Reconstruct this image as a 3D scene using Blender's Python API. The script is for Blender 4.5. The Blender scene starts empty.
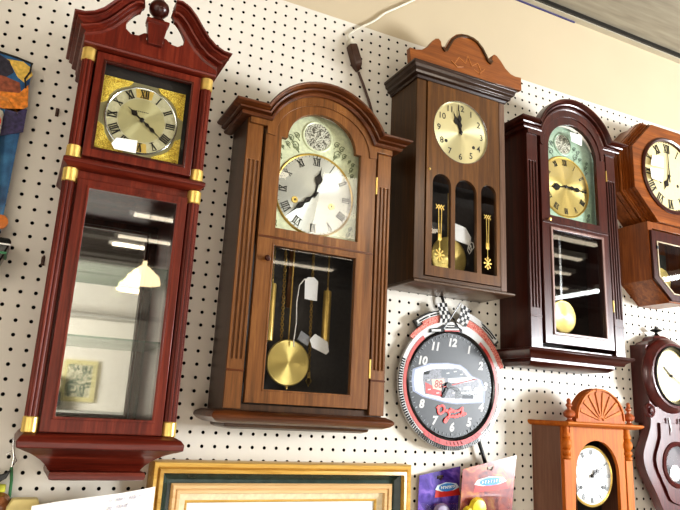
import bpy, bmesh, random
from math import sin, cos, pi, radians, sqrt, atan2, degrees
from mathutils import Vector, Matrix
from mathutils.geometry import tessellate_polygon

S = 0.0254          # everything below is written in inches: x along the wall, d out from the wall, z above camera height
ZC = 62.0
col = bpy.context.scene.collection
random.seed(4)

def W(x, d, z): return (x * S, -d * S, (z + ZC) * S)

# ------------------------------------------------------------------ materials
def new_mat(name):
    m = bpy.data.materials.new(name); m.use_nodes = True
    nt = m.node_tree
    for n in list(nt.nodes): nt.nodes.remove(n)
    out = nt.nodes.new('ShaderNodeOutputMaterial')
    return m, nt, out

def rgb(h):
    h = h.lstrip('#'); c = [int(h[i:i+2], 16) / 255 for i in (0, 2, 4)]
    return tuple((x / 12.92 if x <= .04045 else ((x + .055) / 1.055) ** 2.4) for x in c) + (1,)

def pbsdf(nt, out, color=None, rough=.5, metal=0., coat=0., spec=.5):
    b = nt.nodes.new('ShaderNodeBsdfPrincipled')
    if color: b.inputs['Base Color'].default_value = color
    b.inputs['Roughness'].default_value = rough
    b.inputs['Metallic'].default_value = metal
    b.inputs['Coat Weight'].default_value = coat
    b.inputs['Coat Roughness'].default_value = .15
    b.inputs['Specular IOR Level'].default_value = spec
    nt.links.new(b.outputs[0], out.inputs[0])
    return b

def plain(name, color, rough=.5, metal=0., coat=0., var=.12, scale=120., bump=0.):
    """colour with a faint procedural mottling"""
    m, nt, out = new_mat(name)
    b = pbsdf(nt, out, None, rough, metal, coat)
    tc = nt.nodes.new('ShaderNodeTexCoord'); n = nt.nodes.new('ShaderNodeTexNoise')
    n.inputs['Scale'].default_value = scale; n.inputs['Detail'].default_value = 3
    nt.links.new(tc.outputs['Object'], n.inputs['Vector'])
    r = nt.nodes.new('ShaderNodeValToRGB'); c = rgb(color)
    r.color_ramp.elements[0].position = .3; r.color_ramp.elements[1].position = .7
    r.color_ramp.elements[0].color = tuple(x * (1 - var) for x in c[:3]) + (1,)
    r.color_ramp.elements[1].color = tuple(min(1, x * (1 + var)) for x in c[:3]) + (1,)
    nt.links.new(n.outputs[0], r.inputs[0]); nt.links.new(r.outputs[0], b.inputs['Base Color'])
    if bump:
        bp = nt.nodes.new('ShaderNodeBump'); bp.inputs['Strength'].default_value = bump; bp.inputs['Distance'].default_value = .002
        nt.links.new(n.outputs[0], bp.inputs['Height']); nt.links.new(bp.outputs[0], b.inputs['Normal'])
    return m

def wood(name, dark, mid, light, axis='Z', rough=.32, coat=.35, fine=260.):
    m, nt, out = new_mat(name)
    b = pbsdf(nt, out, None, rough, 0, coat, .35)
    tc = nt.nodes.new('ShaderNodeTexCoord'); mp = nt.nodes.new('ShaderNodeMapping')
    mp.inputs['Scale'].default_value = {'Z': (1, 1, .06), 'X': (.06, 1, 1)}[axis]
    nt.links.new(tc.outputs['Object'], mp.inputs[0])
    n1 = nt.nodes.new('ShaderNodeTexNoise'); n1.inputs['Scale'].default_value = fine; n1.inputs['Detail'].default_value = 5; n1.inputs['Roughness'].default_value = .65
    n2 = nt.nodes.new('ShaderNodeTexNoise'); n2.inputs['Scale'].default_value = fine * .18; n2.inputs['Detail'].default_value = 4; n2.inputs['Distortion'].default_value = 1.2
    for n in (n1, n2): nt.links.new(mp.outputs[0], n.inputs['Vector'])
    mx = nt.nodes.new('ShaderNodeMix'); mx.data_type = 'FLOAT'; mx.inputs[0].default_value = .55
    nt.links.new(n1.outputs[0], mx.inputs[2]); nt.links.new(n2.outputs[0], mx.inputs[3])
    r = nt.nodes.new('ShaderNodeValToRGB'); e = r.color_ramp.elements
    e[0].position = .27; e[0].color = rgb(dark); e[1].position = .76; e[1].color = rgb(light)
    k = e.new(.5); k.color = rgb(mid)
    nt.links.new(mx.outputs[0], r.inputs[0]); nt.links.new(r.outputs[0], b.inputs['Base Color'])
    bp = nt.nodes.new('ShaderNodeBump'); bp.inputs['Strength'].default_value = .08; bp.inputs['Distance'].default_value = .001
    nt.links.new(n1.outputs[0], bp.inputs['Height']); nt.links.new(bp.outputs[0], b.inputs['Normal'])
    return m

def glass_mat(name, tint=(1, 1, 1, 1), ior=1.5, boost=0.0):
    m, nt, out = new_mat(name)
    t = nt.nodes.new('ShaderNodeBsdfTransparent'); t.inputs[0].default_value = tint
    g = nt.nodes.new('ShaderNodeBsdfGlossy'); g.inputs['Roughness'].default_value = .02
    fr = nt.nodes.new('ShaderNodeFresnel'); fr.inputs[0].default_value = ior
    ad = nt.nodes.new('ShaderNodeMath'); ad.operation = 'ADD'; ad.inputs[1].default_value = boost; ad.use_clamp = True
    mx = nt.nodes.new('ShaderNodeMixShader')
    geo = nt.nodes.new('ShaderNodeNewGeometry'); inv = nt.nodes.new('ShaderNodeMath'); inv.operation = 'SUBTRACT'; inv.inputs[0].default_value = 1
    mu = nt.nodes.new('ShaderNodeMath'); mu.operation = 'MULTIPLY'
    nt.links.new(geo.outputs['Backfacing'], inv.inputs[1]); nt.links.new(fr.outputs[0], ad.inputs[0])
    nt.links.new(ad.outputs[0], mu.inputs[0]); nt.links.new(inv.outputs[0], mu.inputs[1]); nt.links.new(mu.outputs[0], mx.inputs[0])
    nt.links.new(t.outputs[0], mx.inputs[1]); nt.links.new(g.outputs[0], mx.inputs[2]); nt.links.new(mx.outputs[0], out.inputs[0])
    return m

def emit(name, color, strength):
    m, nt, out = new_mat(name)
    e = nt.nodes.new('ShaderNodeEmission'); e.inputs[0].default_value = color; e.inputs[1].default_value = strength
    nt.links.new(e.outputs[0], out.inputs[0]); return m

def brushed(name, color, rough=.38, aniso=.85, metal=.9):
    """spun metal: radial brushing about the dial's own axis"""
    m, nt, out = new_mat(name)
    b = pbsdf(nt, out, rgb(color), rough, metal)
    b.inputs['Anisotropic'].default_value = aniso
    t = nt.nodes.new('ShaderNodeTangent'); t.direction_type = 'RADIAL'; t.axis = 'Y'
    nt.links.new(t.outputs[0], b.inputs['Tangent'])
    return m

def filigree(name, c0, c1, scale=420., metal=.8, rough=.35):
    m, nt, out = new_mat(name)
    b = pbsdf(nt, out, None, rough, metal)
    tc = nt.nodes.new('ShaderNodeTexCoord')
    n = nt.nodes.new('ShaderNodeTexNoise'); n.inputs['Scale'].default_value = scale; n.inputs['Detail'].default_value = 2; n.inputs['Distortion'].default_value = 2.5
    nt.links.new(tc.outputs['Object'], n.inputs['Vector'])
    r = nt.nodes.new('ShaderNodeValToRGB'); e = r.color_ramp.elements
    e[0].position = .44; e[0].color = rgb(c0); e[1].position = .54; e[1].color = rgb(c1)
    nt.links.new(n.outputs[0], r.inputs[0]); nt.links.new(r.outputs[0], b.inputs['Base Color'])
    bp = nt.nodes.new('ShaderNodeBump'); bp.inputs['Strength'].default_value = .8; bp.inputs['Distance'].default_value = .002
    nt.links.new(n.outputs[0], bp.inputs['Height']); nt.links.new(bp.outputs[0], b.inputs['Normal'])
    return m

def pegboard_mat():
    """cream hardboard with a hole every inch"""
    m, nt, out = new_mat('pegboard_cream')
    b = pbsdf(nt, out, None, .55, 0, .05)
    tc = nt.nodes.new('ShaderNodeTexCoord'); sep = nt.nodes.new('ShaderNodeSeparateXYZ')
    nt.links.new(tc.outputs['Object'], sep.inputs[0])
    def mth(op, a, v=None, bb=None):
        n = nt.nodes.new('ShaderNodeMath'); n.operation = op
        nt.links.new(a, n.inputs[0])
        if v is not None: n.inputs[1].default_value = v
        if bb is not None: nt.links.new(bb, n.inputs[1])
        return n.outputs[0]
    def cell(o):
        a = mth('DIVIDE', o, S); a = mth('ADD', a, 1000.5); a = mth('FRACT', a); a = mth('SUBTRACT', a, .5); return mth('MULTIPLY', a, None, a)
    r2 = mth('ADD', cell(sep.outputs[0]), None, cell(sep.outputs[2]))
    rr = mth('SQRT', r2)
    ramp = nt.nodes.new('ShaderNodeValToRGB'); e = ramp.color_ramp.elements
    e[0].position = .115; e[0].color = (0, 0, 0, 1); e[1].position = .14; e[1].color = (1, 1, 1, 1)
    nt.links.new(rr, ramp.inputs[0])
    n = nt.nodes.new('ShaderNodeTexNoise'); n.inputs['Scale'].default_value = 3.; n.inputs['Detail'].default_value = 4
    nt.links.new(tc.outputs['Object'], n.inputs['Vector'])
    base = nt.nodes.new('ShaderNodeValToRGB'); g = base.color_ramp.elements
    g[0].position = .3; g[0].color = rgb('#d0c9bd'); g[1].position = .7; g[1].color = rgb('#dad4c9')
    nt.links.new(n.outputs[0], base.inputs[0])
    mx = nt.nodes.new('ShaderNodeMix'); mx.data_type = 'RGBA'
    nt.links.new(ramp.outputs[0], mx.inputs[0]); mx.inputs[6].default_value = (.003, .0025, .0025, 1)
    nt.links.new(mth('MULTIPLY', ramp.outputs[0], .4), b.inputs['Specular IOR Level']); nt.links.new(base.outputs[0], mx.inputs[7]); nt.links.new(mx.outputs[2], b.inputs['Base Color'])
    bp = nt.nodes.new('ShaderNodeBump'); bp.inputs['Distance'].default_value = .002; bp.inputs['Strength'].default_value = .6
    nt.links.new(ramp.outputs[0], bp.inputs['Height']); nt.links.new(bp.outputs[0], b.inputs['Normal'])
    return m

M = {}
def woodset(key, dark, mid, light, **k):
    M[key] = wood(key + '_wood', dark, mid, light, 'Z', **k); M[key + '_x'] = wood(key + '_wood_across', dark, mid, light, 'X', **k)
woodset('cherry', '#340d07', '#602013', '#873a26', rough=.34, coat=.12)
woodset('walnut', '#44290f', '#704620', '#946536', rough=.36, coat=.15)
M['walnut_x'] = wood('walnut_moulding', '#2a1408', '#572e14', '#7f4b24', 'X', rough=.28, coat=.3)
woodset('brown', '#241408', '#442a10', '#65421c', rough=.34, coat=.2)
woodset('mahogany', '#200803', '#3c140a', '#582413', rough=.3, coat=.25)
woodset('amber', '#44200a', '#7c4216', '#a8652a', rough=.34, coat=.15)
woodset('oak', '#8a4208', '#b05f10', '#c67c22', rough=.6, coat=.0)
woodset('rosewood', '#2b0c0b', '#4a1815', '#64261f')
M['dark'] = plain('dark_interior', '#2a2422', .6)
M['slate'] = plain('dark_velvet', '#4b4846', .7)
M['gold'] = plain('polished_brass', '#e0c070', .3, .65, scale=60)
M['oldbrass'] = plain('aged_brass', '#bd9c52', .35, .7)
M['brassdisc'] = brushed('spun_brass', '#dcc478', .36, .8, .75)
M['chrome'] = plain('chrome', '#d0d0d0', .2, 1.)
M['silver'] = brushed('spun_silver', '#c8c6c0', .42, .85, .7)
M['champagne'] = brushed('spun_champagne', '#c2b88e', .42, .8, .65)
M['golddial'] = brushed('spun_gold_dial', '#cdb474', .42, .85, .6)
M['ringsilver'] = plain('satin_silver', '#c2ba9c', .4, .3)
M['filigree'] = filigree('gold_filigree', '#b48a28', '#ffe56e', 300, .35, .35)
M['greenfil'] = filigree('green_engraving', '#8e9a74', '#cfd2ae', 300, .3, .45)
M['palegreen'] = plain('pale_green_enamel', '#d3d5b6', .4, .1)
M['bluegreen'] = plain('blue_green_enamel', '#a3b8a4', .4, .1)
M['moon'] = filigree('engraved_medallion', '#5c574c', '#cfcabc', 110, .3, .4)
M['ink'] = plain('black_print', '#1b1714', .5)
M['hand'] = plain('blackened_steel', '#231d1a', .35, .3)
M['ivory'] = plain('ivory_dial', '#d3c596', .45, var=.04)
M['white_dial'] = plain('white_dial', '#d3d5d4', .6, 0, var=.03)
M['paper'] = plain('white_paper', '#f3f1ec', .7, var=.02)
M['string'] = plain('white_string', '#e9e4dc', .8)
M['plastic_white'] = plain('white_plastic', '#d8d2c2', .4)
M['brownplastic'] = plain('brown_plastic', '#4a2f22', .35)
M['blackplastic'] = plain('black_plastic', '#141314', .3)
M['black_satin'] = plain('black_dial', '#1c1d20', .4, var=.15, scale=40)
M['glass'] = glass_mat('window_glass', (.97, .98, .97, 1), 1.45)
M['glass_strong'] = glass_mat('reflective_glass', (.9, .9, .9, 1), 1.6, .06)
M['shelfglass'] = glass_mat('green_edge_glass', (.62, .72, .68, 1), 1.5, .0)
m, nt, out = new_mat('mirror'); pbsdf(nt, out, (.86, .87, .86, 1), .02, 1.); M['mirror'] = m

# ------------------------------------------------------------------ mesh builder
class MB:
    def __init__(s): s.v = []; s.f = []
    def add(s, vs, fs):
        k = len(s.v); s.v += [tuple(p) for p in vs]; s.f += [tuple(i + k for i in f) for f in fs]; return s
    def box(s, x0, x1, d0, d1, z0, z1):
        vs = [(x, d, z) for z in (z0, z1) for x, d in ((x0, d0), (x1, d0), (x1, d1), (x0, d1))]
        return s.add(vs, [(0, 1, 2, 3), (7, 6, 5, 4), (0, 4, 5, 1), (1, 5, 6, 2), (2, 6, 7, 3), (3, 7, 4, 0)])
    def obox(s, c, dx, dd, dz, ang=0):
        """box centred at c, turned by ang (degrees, clockwise seen from the room) in the wall plane"""
        a = radians(ang); vs = []
        for z in (-dz/2, dz/2):
            for x, d in ((-dx/2, -dd/2), (dx/2, -dd/2), (dx/2, dd/2), (-dx/2, dd/2)):
                vs.append((c[0] + x*cos(a) + z*sin(a), c[1] + d, c[2] - x*sin(a) + z*cos(a)))
        return s.add(vs, [(0, 1, 2, 3), (7, 6, 5, 4), (0, 4, 5, 1), (1, 5, 6, 2), (2, 6, 7, 3), (3, 7, 4, 0)])
    def loft(s, secs, ring=True, caps=True, closed=False):
        n = len(secs[0]); vs = [p for q in secs for p in q]; fs = []
        m = len(secs)
        for i in range(m if closed else m - 1):
            j = (i + 1) % m
            for k in range(n if ring else n - 1):
                l = (k + 1) % n
                fs.append((i*n+k, i*n+l, j*n+l, j*n+k))
        if caps and not closed:
            fs.append(tuple(range(n))[::-1]); fs.append(tuple((m-1)*n + k for k in range(n)))
        return s.add(vs, fs)
    def stack(s, secs):
        """lofted rectangles (x0, x1, d0, d1, z)"""
        return s.loft([[(a, c, z), (b, c, z), (b, e, z), (a, e, z)] for a, b, c, e, z in secs])
    def prism(s, loops, d0, d1):
        """flat shape in the wall plane: outer loop then holes"""
        tris = tessellate_polygon([[Vector((p[0], p[1], 0)) for p in l] for l in loops])
        flat = [p for l in loops for p in l]; n = len(flat)
        vs = [(p[0], d0, p[1]) for p in flat] + [(p[0], d1, p[1]) for p in flat]
        fs = [tuple(t) for t in tris] + [tuple(i + n for i in t[::-1]) for t in tris]
        k = 0
        for l in loops:
            m = len(l)
            for i in range(m):
                j = (i + 1) % m; fs.append((k+i, k+j, k+j+n, k+i+n))
            k += m
        return s.add(vs, fs)
    def ngon(s, loop, d0, d1):
        n = len(loop)
        if n > 4: return s.prism([loop], d0, d1)
        vs = [(p[0], d0, p[1]) for p in loop] + [(p[0], d1, p[1]) for p in loop]
        return s.add(vs, [tuple(range(n)), tuple(range(2*n-1, n-1, -1))] + [(i, (i+1) % n, (i+1) % n + n, i+n) for i in range(n)])
    def lathe(s, o, axis, prof, n=40):
        """prof: (radius, along). axis 'z' up or 'd' out from the wall"""
        secs = []
        for r, t in prof:
            r = max(r, 1e-4); q = []
            for k in range(n):
                a = 2*pi*k/n
                q.append((o[0]+r*cos(a), o[1]+r*sin(a), o[2]+t) if axis == 'z' else (o[0]+r*cos(a), o[1]+t, o[2]+r*sin(a)))
            secs.append(q)
        return s.loft(secs)
    def ringlathe(s, o, prof, n=48):
        """closed profile revolved about the outward axis (a ring)"""
        secs = [[(o[0]+r*cos(2*pi*k/n), o[1]+t, o[2]+r*sin(2*pi*k/n)) for r, t in prof] for k in range(n)]
        return s.loft(secs, ring=True, caps=False, closed=True)
    def tube(s, pts, r, n=8):
        P = [Vector(p) for p in pts]; secs = []
        up = Vector((0.3, 1, 0.2))
        for i, p in enumerate(P):
            t = (P[min(i+1, len(P)-1)] - P[max(i-1, 0)]).normalized()
            a = t.cross(up).normalized(); b = t.cross(a).normalized()
            secs.append([tuple(p + (a*cos(2*pi*k/n) + b*sin(2*pi*k/n)) * r) for k in range(n)])
        return s.loft(secs)
    def ribbon(s, pts, w, d0, d1):
        """flat stroke of width w following a 2-D path in the wall plane"""
        P = [Vector(p) for p in pts]
        for i in range(len(P)-1):
            t = (P[i+1]-P[i]); 
            if t.length < 1e-5: continue
            t.normalize(); nn = Vector((-t.y, t.x)) * (w/2); e = t*w*.3
            q = [P[i]-e+nn, P[i]-e-nn, P[i+1]+e-nn, P[i+1]+e+nn]
            s.ngon([tuple(a) for a in q], d0, d1+.0012*(len(s.f) % 53))
        return s
    def build(s, name, mat, parent=None, bevel=0, origin=None, smooth=35, noshadow=False):
        o = Vector(W(*origin)) if origin else (Vector(parent['_o']) if parent else Vector((0, 0, 0)))
        me = bpy.data.meshes.new(name)
        me.from_pydata([Vector(W(*p)) - o for p in s.v], [], s.f); me.update()
        bm = bmesh.new(); bm.from_mesh(me)
        bmesh.ops.recalc_face_normals(bm, faces=bm.faces[:]); bm.to_mesh(me); bm.free()
        me.polygons.foreach_set('use_smooth', [True]*len(me.polygons))
        me.set_sharp_from_angle(angle=radians(smooth))
        me.materials.append(M[mat] if isinstance(mat, str) else mat)
        ob = bpy.data.objects.new(name, me); col.objects.link(ob)
        if parent: 
            ob.parent = parent; ob['_o'] = parent['_o']
            if parent.type == 'MESH': pass
        else: ob.location = o; ob['_o'] = tuple(o)
        if origin and parent: 
            ob.location = o - Vector(parent['_o']); ob['_o'] = tuple(o)
        if bevel:
            b = ob.modifiers.new('edge', 'BEVEL'); b.width = bevel*S; b.segments = 2; b.limit_method = 'ANGLE'; b.angle_limit = radians(40)
        return ob

def thing(name, label, cat, at, group=None):
    e = bpy.data.objects.new(name, None); col.objects.link(e); e.location = W(*at); e['_o'] = tuple(W(*at))
    e.empty_display_size = .05
    e['label'] = label; e['category'] = cat
    if group: e['group'] = group
    return e
def tag(o, label, cat, group=None, kind=None):
    o['label'] = label; o['category'] = cat
    if group: o['group'] = group
    if kind: o['kind'] = kind
    return o

# ------------------------------------------------------------------ shape helpers
def arc(cx, cz, r, a0, a1, n=24, rz=None):
    rz = rz or r
    return [(cx + r*cos(radians(a0+(a1-a0)*k/n)), cz + rz*sin(radians(a0+(a1-a0)*k/n))) for k in range(n+1)]
def rect(x0, x1, z0, z1): return [(x0, z0), (x1, z0), (x1, z1), (x0, z1)]
def archwin(x0, x1, z0, zs, rise=None, n=20, inset=0):
    c = (x0+x1)/2; r = (x1-x0)/2 - inset
    return [(x0, z0), (x1, z0)] + ([(x1, zs)] if inset else []) + arc(c, zs, r, 0, 180, n, rise or r) + ([(x0, zs)] if inset else [])
def offset_path(path, h):
    out = []
    for i, p in enumerate(path):
        ns = []
        for a, b in ((i-1, i), (i, i+1)):
            if a < 0 or b >= len(path): continue
            t = Vector((path[b][0]-path[a][0], path[b][1]-path[a][1]))
            if t.length < 1e-6: continue
            t.normalize(); ns.append(Vector((-t.y, t.x)))
        if len(ns) == 2:
            m = ns[0]+ns[1]; m.normalize(); k = 1/max(.5, m.dot(ns[0]))
        else: m = ns[0]; k = 1
        out.append((p[0]+m.x*h*k, p[1]+m.y*h*k))
    return out
def moulding(mb, path, prof, D, back=0.0, flat_ends=True):
    """moulding with profile (height, overhang) swept along a left-to-right path on the front at depth D,
    returning along both sides to the wall"""
    n = len(path); offs = [offset_path(path, h) for h, _ in prof]
    if flat_ends:
        for k, (h, _) in enumerate(prof):
            offs[k][0] = (path[0][0], path[0][1]+h); offs[k][-1] = (path[-1][0], path[-1][1]+h)
    secs = [[(path[0][0]-ov, back, offs[k][0][1]) for k, (h, ov) in enumerate(prof)],
            [(path[0][0]-ov, D+ov, offs[k][0][1]) for k, (h, ov) in enumerate(prof)]]
    for i in range(1, n-1): secs.append([(offs[k][i][0], D+ov, offs[k][i][1]) for k, (h, ov) in enumerate(prof)])
    secs += [[(path[-1][0]+ov, D+ov, offs[k][-1][1]) for k, (h, ov) in enumerate(prof)],
             [(path[-1][0]+ov, back, offs[k][-1][1]) for k, (h, ov) in enumerate(prof)]]
    return mb.loft(secs)

ROMAN = {1: 'I', 2: 'II', 3: 'III', 4: 'IIII', 5: 'V', 6: 'VI', 7: 'VII', 8: 'VIII', 9: 'IX', 10: 'X', 11: 'XI', 12: 'XII'}
def roman(mb, cx, d, cz, r, h, w=.1, rx=None, t=.012):
    adv = {'I': .42, 'V': .9, 'X': .9}
    for k in range(1, 13):
        s = ROMAN[k]; tot = sum(adv[c] for c in s)*h*.62; x = -tot/2
        a = radians(k*30); rr = r
        def put(p): return (cx + rr*sin(a) + p[0]*cos(a) + p[1]*sin(a), cz + rr*cos(a) - p[0]*sin(a) + p[1]*cos(a))
        for c in s:
            aw = adv[c]*h*.62; m = x + aw/2
            if c == 'I': L = [[(m, -h/2), (m, h/2)]]; ws = [w]
            elif c == 'V': L = [[(m-aw*.38, h/2), (m, -h/2)], [(m+aw*.38, h/2), (m, -h/2)]]; ws = [w*1.1, w*.5]
            else: L = [[(m-aw*.38, h/2), (m+aw*.38, -h/2)], [(m+aw*.38, h/2), (m-aw*.38, -h/2)]]; ws = [w*1.1, w*.5]
            for q, ww in zip(L, ws):
                mb.ribbon([put(q[0]), put(q[1])], ww, d, d+t)
            x += aw
        for e in (-h/2, h/2): mb.ribbon([put((-tot/2+.01, e)), put((tot/2-.01, e))], w*.3, d, d+t)
    return mb

_gly = {}
def glyphs(ch, bold=0.0, shear=0.0):
    key = (ch, bold, shear)
    if key not in _gly:
        c = bpy.data.curves.new('glyph', 'FONT'); c.body = ch; c.size = 1; c.offset = bold; c.shear = shear; c.align_x = 'CENTER'; c.align_y = 'CENTER'
        c.resolution_u = 3
        o = bpy.data.objects.new('glyph', c)
        me = bpy.data.meshes.new_from_object(o)
        _gly[key] = ([tuple(v.co[:2]) for v in me.vertices], [tuple(p.vertices) for p in me.polygons])
        bpy.data.objects.remove(o); bpy.data.curves.remove(c); bpy.data.meshes.remove(me)
    return _gly[key]
def text(mb, ch, x, d, z, h, bold=0.0, shear=0.0, sx=1.0, rot=0):
    vs, fs = glyphs(ch, bold, shear); a = radians(rot)
    if not vs: return mb
    return mb.add([(x + (p[0]*sx*cos(a)+p[1]*sin(a))*h, d, z + (-p[0]*sx*sin(a)+p[1]*cos(a))*h) for p in vs], fs)
def arabic(mb, cx, d, cz, r, h, bold=.0, shear=0.0, sx=1.0):
    for k in range(1, 13):
        a = radians(30*k); text(mb, str(k), cx+r*sin(a), d, cz+r*cos(a), h, bold, shear, sx)
    return mb
def minute_track(mb, cx, d, cz, r0, r1, w=.03, n=60):
    for k in range(n):
        a = 2*pi*k/n; ww = w*2 if k % 5 == 0 else w
        mb.ribbon([(cx+r0*sin(a), cz+r0*cos(a)), (cx+r1*sin(a), cz+r1*cos(a))], ww, d, d+.01)
    return mb
def hand(cx, d, cz, ang, length, kind='spade', w=.16):
    """clock hand as a flat outline; ang clockwise from twelve"""
    a = radians(ang)
    def put(p): return (cx + p[0]*cos(a) + p[1]*sin(a), cz - p[0]*sin(a) + p[1]*cos(a))
    L = length
    mb = MB()
    if kind == 'spade':
        out = [(-.3*w, -.12*L), (-.35*w, .35*L), (-1.3*w, .48*L), (-1.5*w, .58*L), (-.6*w, .7*L), (-.25*w, .76*L), (0, L), (.25*w, .76*L), (.6*w, .7*L), (1.5*w, .58*L), (1.3*w, .48*L), (.35*w, .35*L), (.3*w, -.12*L)]
        mb.prism([[put(p) for p in out]], d, d+.04)
    elif kind == 'serpentine':
        out = [(-.35*w, -.1*L), (-.4*w, .15*L), (-1.1*w, .25*L), (-.4*w, .36*L), (-1.2*w, .48*L), (-.9*w, .56*L), (-.3*w, .62*L), (-.2*w, .75*L), (0, L), (.2*w, .75*L), (.3*w, .62*L), (.9*w, .56*L), (1.2*w, .48*L), (.4*w, .36*L), (1.1*w, .25*L), (.4*w, .15*L), (.35*w, -.1*L)]
        mb.prism([[put(p) for p in out]], d, d+.04)
    elif kind == 'bar':
        mb.prism([[put(p) for p in [(-w*.5, -.14*L), (-w*.5, .9*L), (0, L), (w*.5, .9*L), (w*.5, -.14*L)]]], d, d+.04)
    elif kind == 'thin':
        mb.prism([[put(p) for p in [(-w*.4, -.2*L), (-w*.2, L), (w*.2, L), (w*.4, -.2*L)]]], d, d+.03)
    return mb
def hands(root, cx, d, cz, hour, minute, kinds=('spade', 'serpentine'), w=.16, mat='hand'):
    hand(cx, d, cz, hour[0], hour[1], kinds[0], w).build('hour_hand', mat, root)
    hand(cx, d+.06, cz, minute[0], minute[1], kinds[1], w*.85).build('minute_hand', mat, root)
    MB().lathe((cx, d-.02, cz), 'd', [(.16, 0), (.16, .14), (.1, .18), (.0, .18)], 16).build('hand_hub', mat, root)
def disc(cx, d0, d1, cz, r, n=48): return MB().lathe((cx, d0, cz), 'd', [(0, 0), (r, 0), (r, d1-d0), (0, d1-d0)], n)
def dial_disc(root, name, cx, d, cz, r, mat, t=.05):
    return disc(cx, d-t, d, cz, r, 64).build(name, mat, root, origin=(cx, d, cz))
def ring(cx, d, cz, r0, r1, t=.06, n=64): return MB().ringlathe((cx, d, cz), [(r0, 0), (r1, 0), (r1, t*.6), ((r0+r1)/2, t), (r0, t*.6)], n)
def chain(mb, x0, d, z0, z1, r=.055, x1=None):
    x1 = x0 if x1 is None else x1
    n = max(3, int((z0-z1)/.22))
    for i in range(n):
        z = z0+(z1-z0)*(i+.5)/n; x = x0+(x1-x0)*(i+.5)/n; q = []
        for k in range(9):
            a = 2*pi*k/8; u = r*1.25*cos(a); v = .15*sin(a)
            q.append((x+u, d, z+v) if i % 2 else (x, d+u, z+v))
        mb.tube(q, r*.45, 5)
    return mb
def pendulum(root, cx, d, cz, r, ztop, rodmat='oldbrass', rod_w=.1):
    p = MB().lathe((cx, d-.12, cz), 'd', [(0, 0), (r*.94, 0), (r, .05), (r, .16), (r*.95, .21), (r*.9, .2), (0, .24)], 48).build('pendulum', 'brassdisc', root, origin=(cx, d, cz))
    b = MB(); b.box(cx-rod_w/2, cx+rod_w/2, d-.2, d-.13, cz, ztop); b.build('rod', rodmat, p, origin=(cx, d, cz))
    MB().lathe((cx, d, cz-r-.12), 'z', [(0, -.12), (.09, -.1), (.09, .1), (0, .12)], 12).build('rating_nut', rodmat, p, origin=(cx, d, cz))
    return p
def flute_pilaster(x0, x1, d, z0, z1, f0, f1, n=3, t=.3):
    """flat pilaster strip with n grooves running between f0 and f1"""
    b = MB(); w = (x1-x0); m = w*.16; gw = (w-2*m)/(n*1.6); gap = (w-2*m-n*gw)/max(1, n-1)
    holes = [rect(x0+m+i*(gw+gap), x0+m+i*(gw+gap)+gw, f0, f1) for i in range(n)]
    b.prism([rect(x0, x1, z0, z1)] + holes, d+t*.55, d+t)
    b.box(x0, x1, d, d+t*.56, z0, z1)
    return b
def reeded(x0, x1, d, z0, z1, n=4):
    b = MB(); w = (x1-x0)/n
    for i in range(n):
        b.lathe((x0+w*(i+.5), d, z0), 'z', [(w*.5, 0), (w*.5, z1-z0)], 14)
    return b
def scroll(mb, x, d, z, r, sd=1, w=.05):
    pts = [(x+sd*r*(1-k/16)*cos(.6+k*.62), z+r*(1-k/16)*sin(.6+k*.62)) for k in range(15)]
    mb.ribbon([(x-sd*r*.9, z-r*1.3)]+pts, w, d, d+.025)
def price_tag_or_patch(label, pts, d, group=None, t=.02, curl=0.0, lines=True):
    """paper tag or plain white patch: corner points in the wall plane, counterclockwise"""
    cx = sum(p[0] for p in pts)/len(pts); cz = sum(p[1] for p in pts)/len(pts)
    root = thing('price_tag_or_patch', label, 'tag', (cx, d, cz), group)
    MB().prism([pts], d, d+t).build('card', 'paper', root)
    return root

# ------------------------------------------------------------------ the room
def structure(name, mb, mat, label=None, origin=None, bevel=0):
    o = mb.build(name, mat, None, bevel=bevel, origin=origin)
    o['kind'] = 'structure'
    if label: o['label'] = label
    return o
CEIL = 46.45
XL, XR, DB = -110, 215, 190
M['plaster'] = plain('cream_plaster', '#baab91', .7, var=.02, scale=6)
M['farwall'] = plain('far_wall_panelling', '#5b534b', .7, var=.03, scale=5)
M['pegboard'] = pegboard_mat()
M['floor'] = plain('grey_vinyl', '#8c857b', .5, var=.1, scale=12)
structure('wall_back', MB().box(XL, XR, -3, 0, 36.42, CEIL+6), 'plaster', 'plain cream painted wall above the pegboard')
structure('wall_back_pegboard', MB().box(XL, XR, -3, 0, -ZC, 36.42), 'pegboard', 'cream pegboard wall with a hole every inch', origin=(0, 0, 34.92))
structure('floor', MB().box(XL, XR, 0, DB, -ZC-2, -ZC), 'floor')
structure('wall_left', MB().box(XL-3, XL, 0, DB, -ZC, CEIL+6), 'farwall')
structure('wall_right', MB().box(XR, XR+3, 0, DB, -ZC, CEIL+6), 'farwall')
structure('wall_front', MB().box(XL, XR, DB, DB+3, -ZC, CEIL+6), 'farwall')
# ceiling: ribbed grey-brown panels between beams
def ceil_mat():
    m, nt, out = new_mat('ribbed_ceiling')
    b = pbsdf(nt, out, None, .6)
    tc = nt.nodes.new('ShaderNodeTexCoord'); mp = nt.nodes.new('ShaderNodeMapping'); mp.inputs['Scale'].default_value = (.12, 1, 1)
    mp.inputs['Rotation'].default_value = (0, 0, .0)
    n = nt.nodes.new('ShaderNodeTexNoise'); n.inputs['Scale'].default_value = 60; n.inputs['Detail'].default_value = 3
    nt.links.new(tc.outputs['Object'], mp.inputs[0]); nt.links.new(mp.outputs[0], n.inputs['Vector'])
    r = nt.nodes.new('ShaderNodeValToRGB'); e = r.color_ramp.elements
    e[0].position = .3; e[0].color = rgb('#8b8374'); e[1].position = .75; e[1].color = rgb('#a49c8a')
    nt.links.new(n.outputs[0], r.inputs[0]); nt.links.new(r.outputs[0], b.inputs['Base Color'])
    return m
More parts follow.
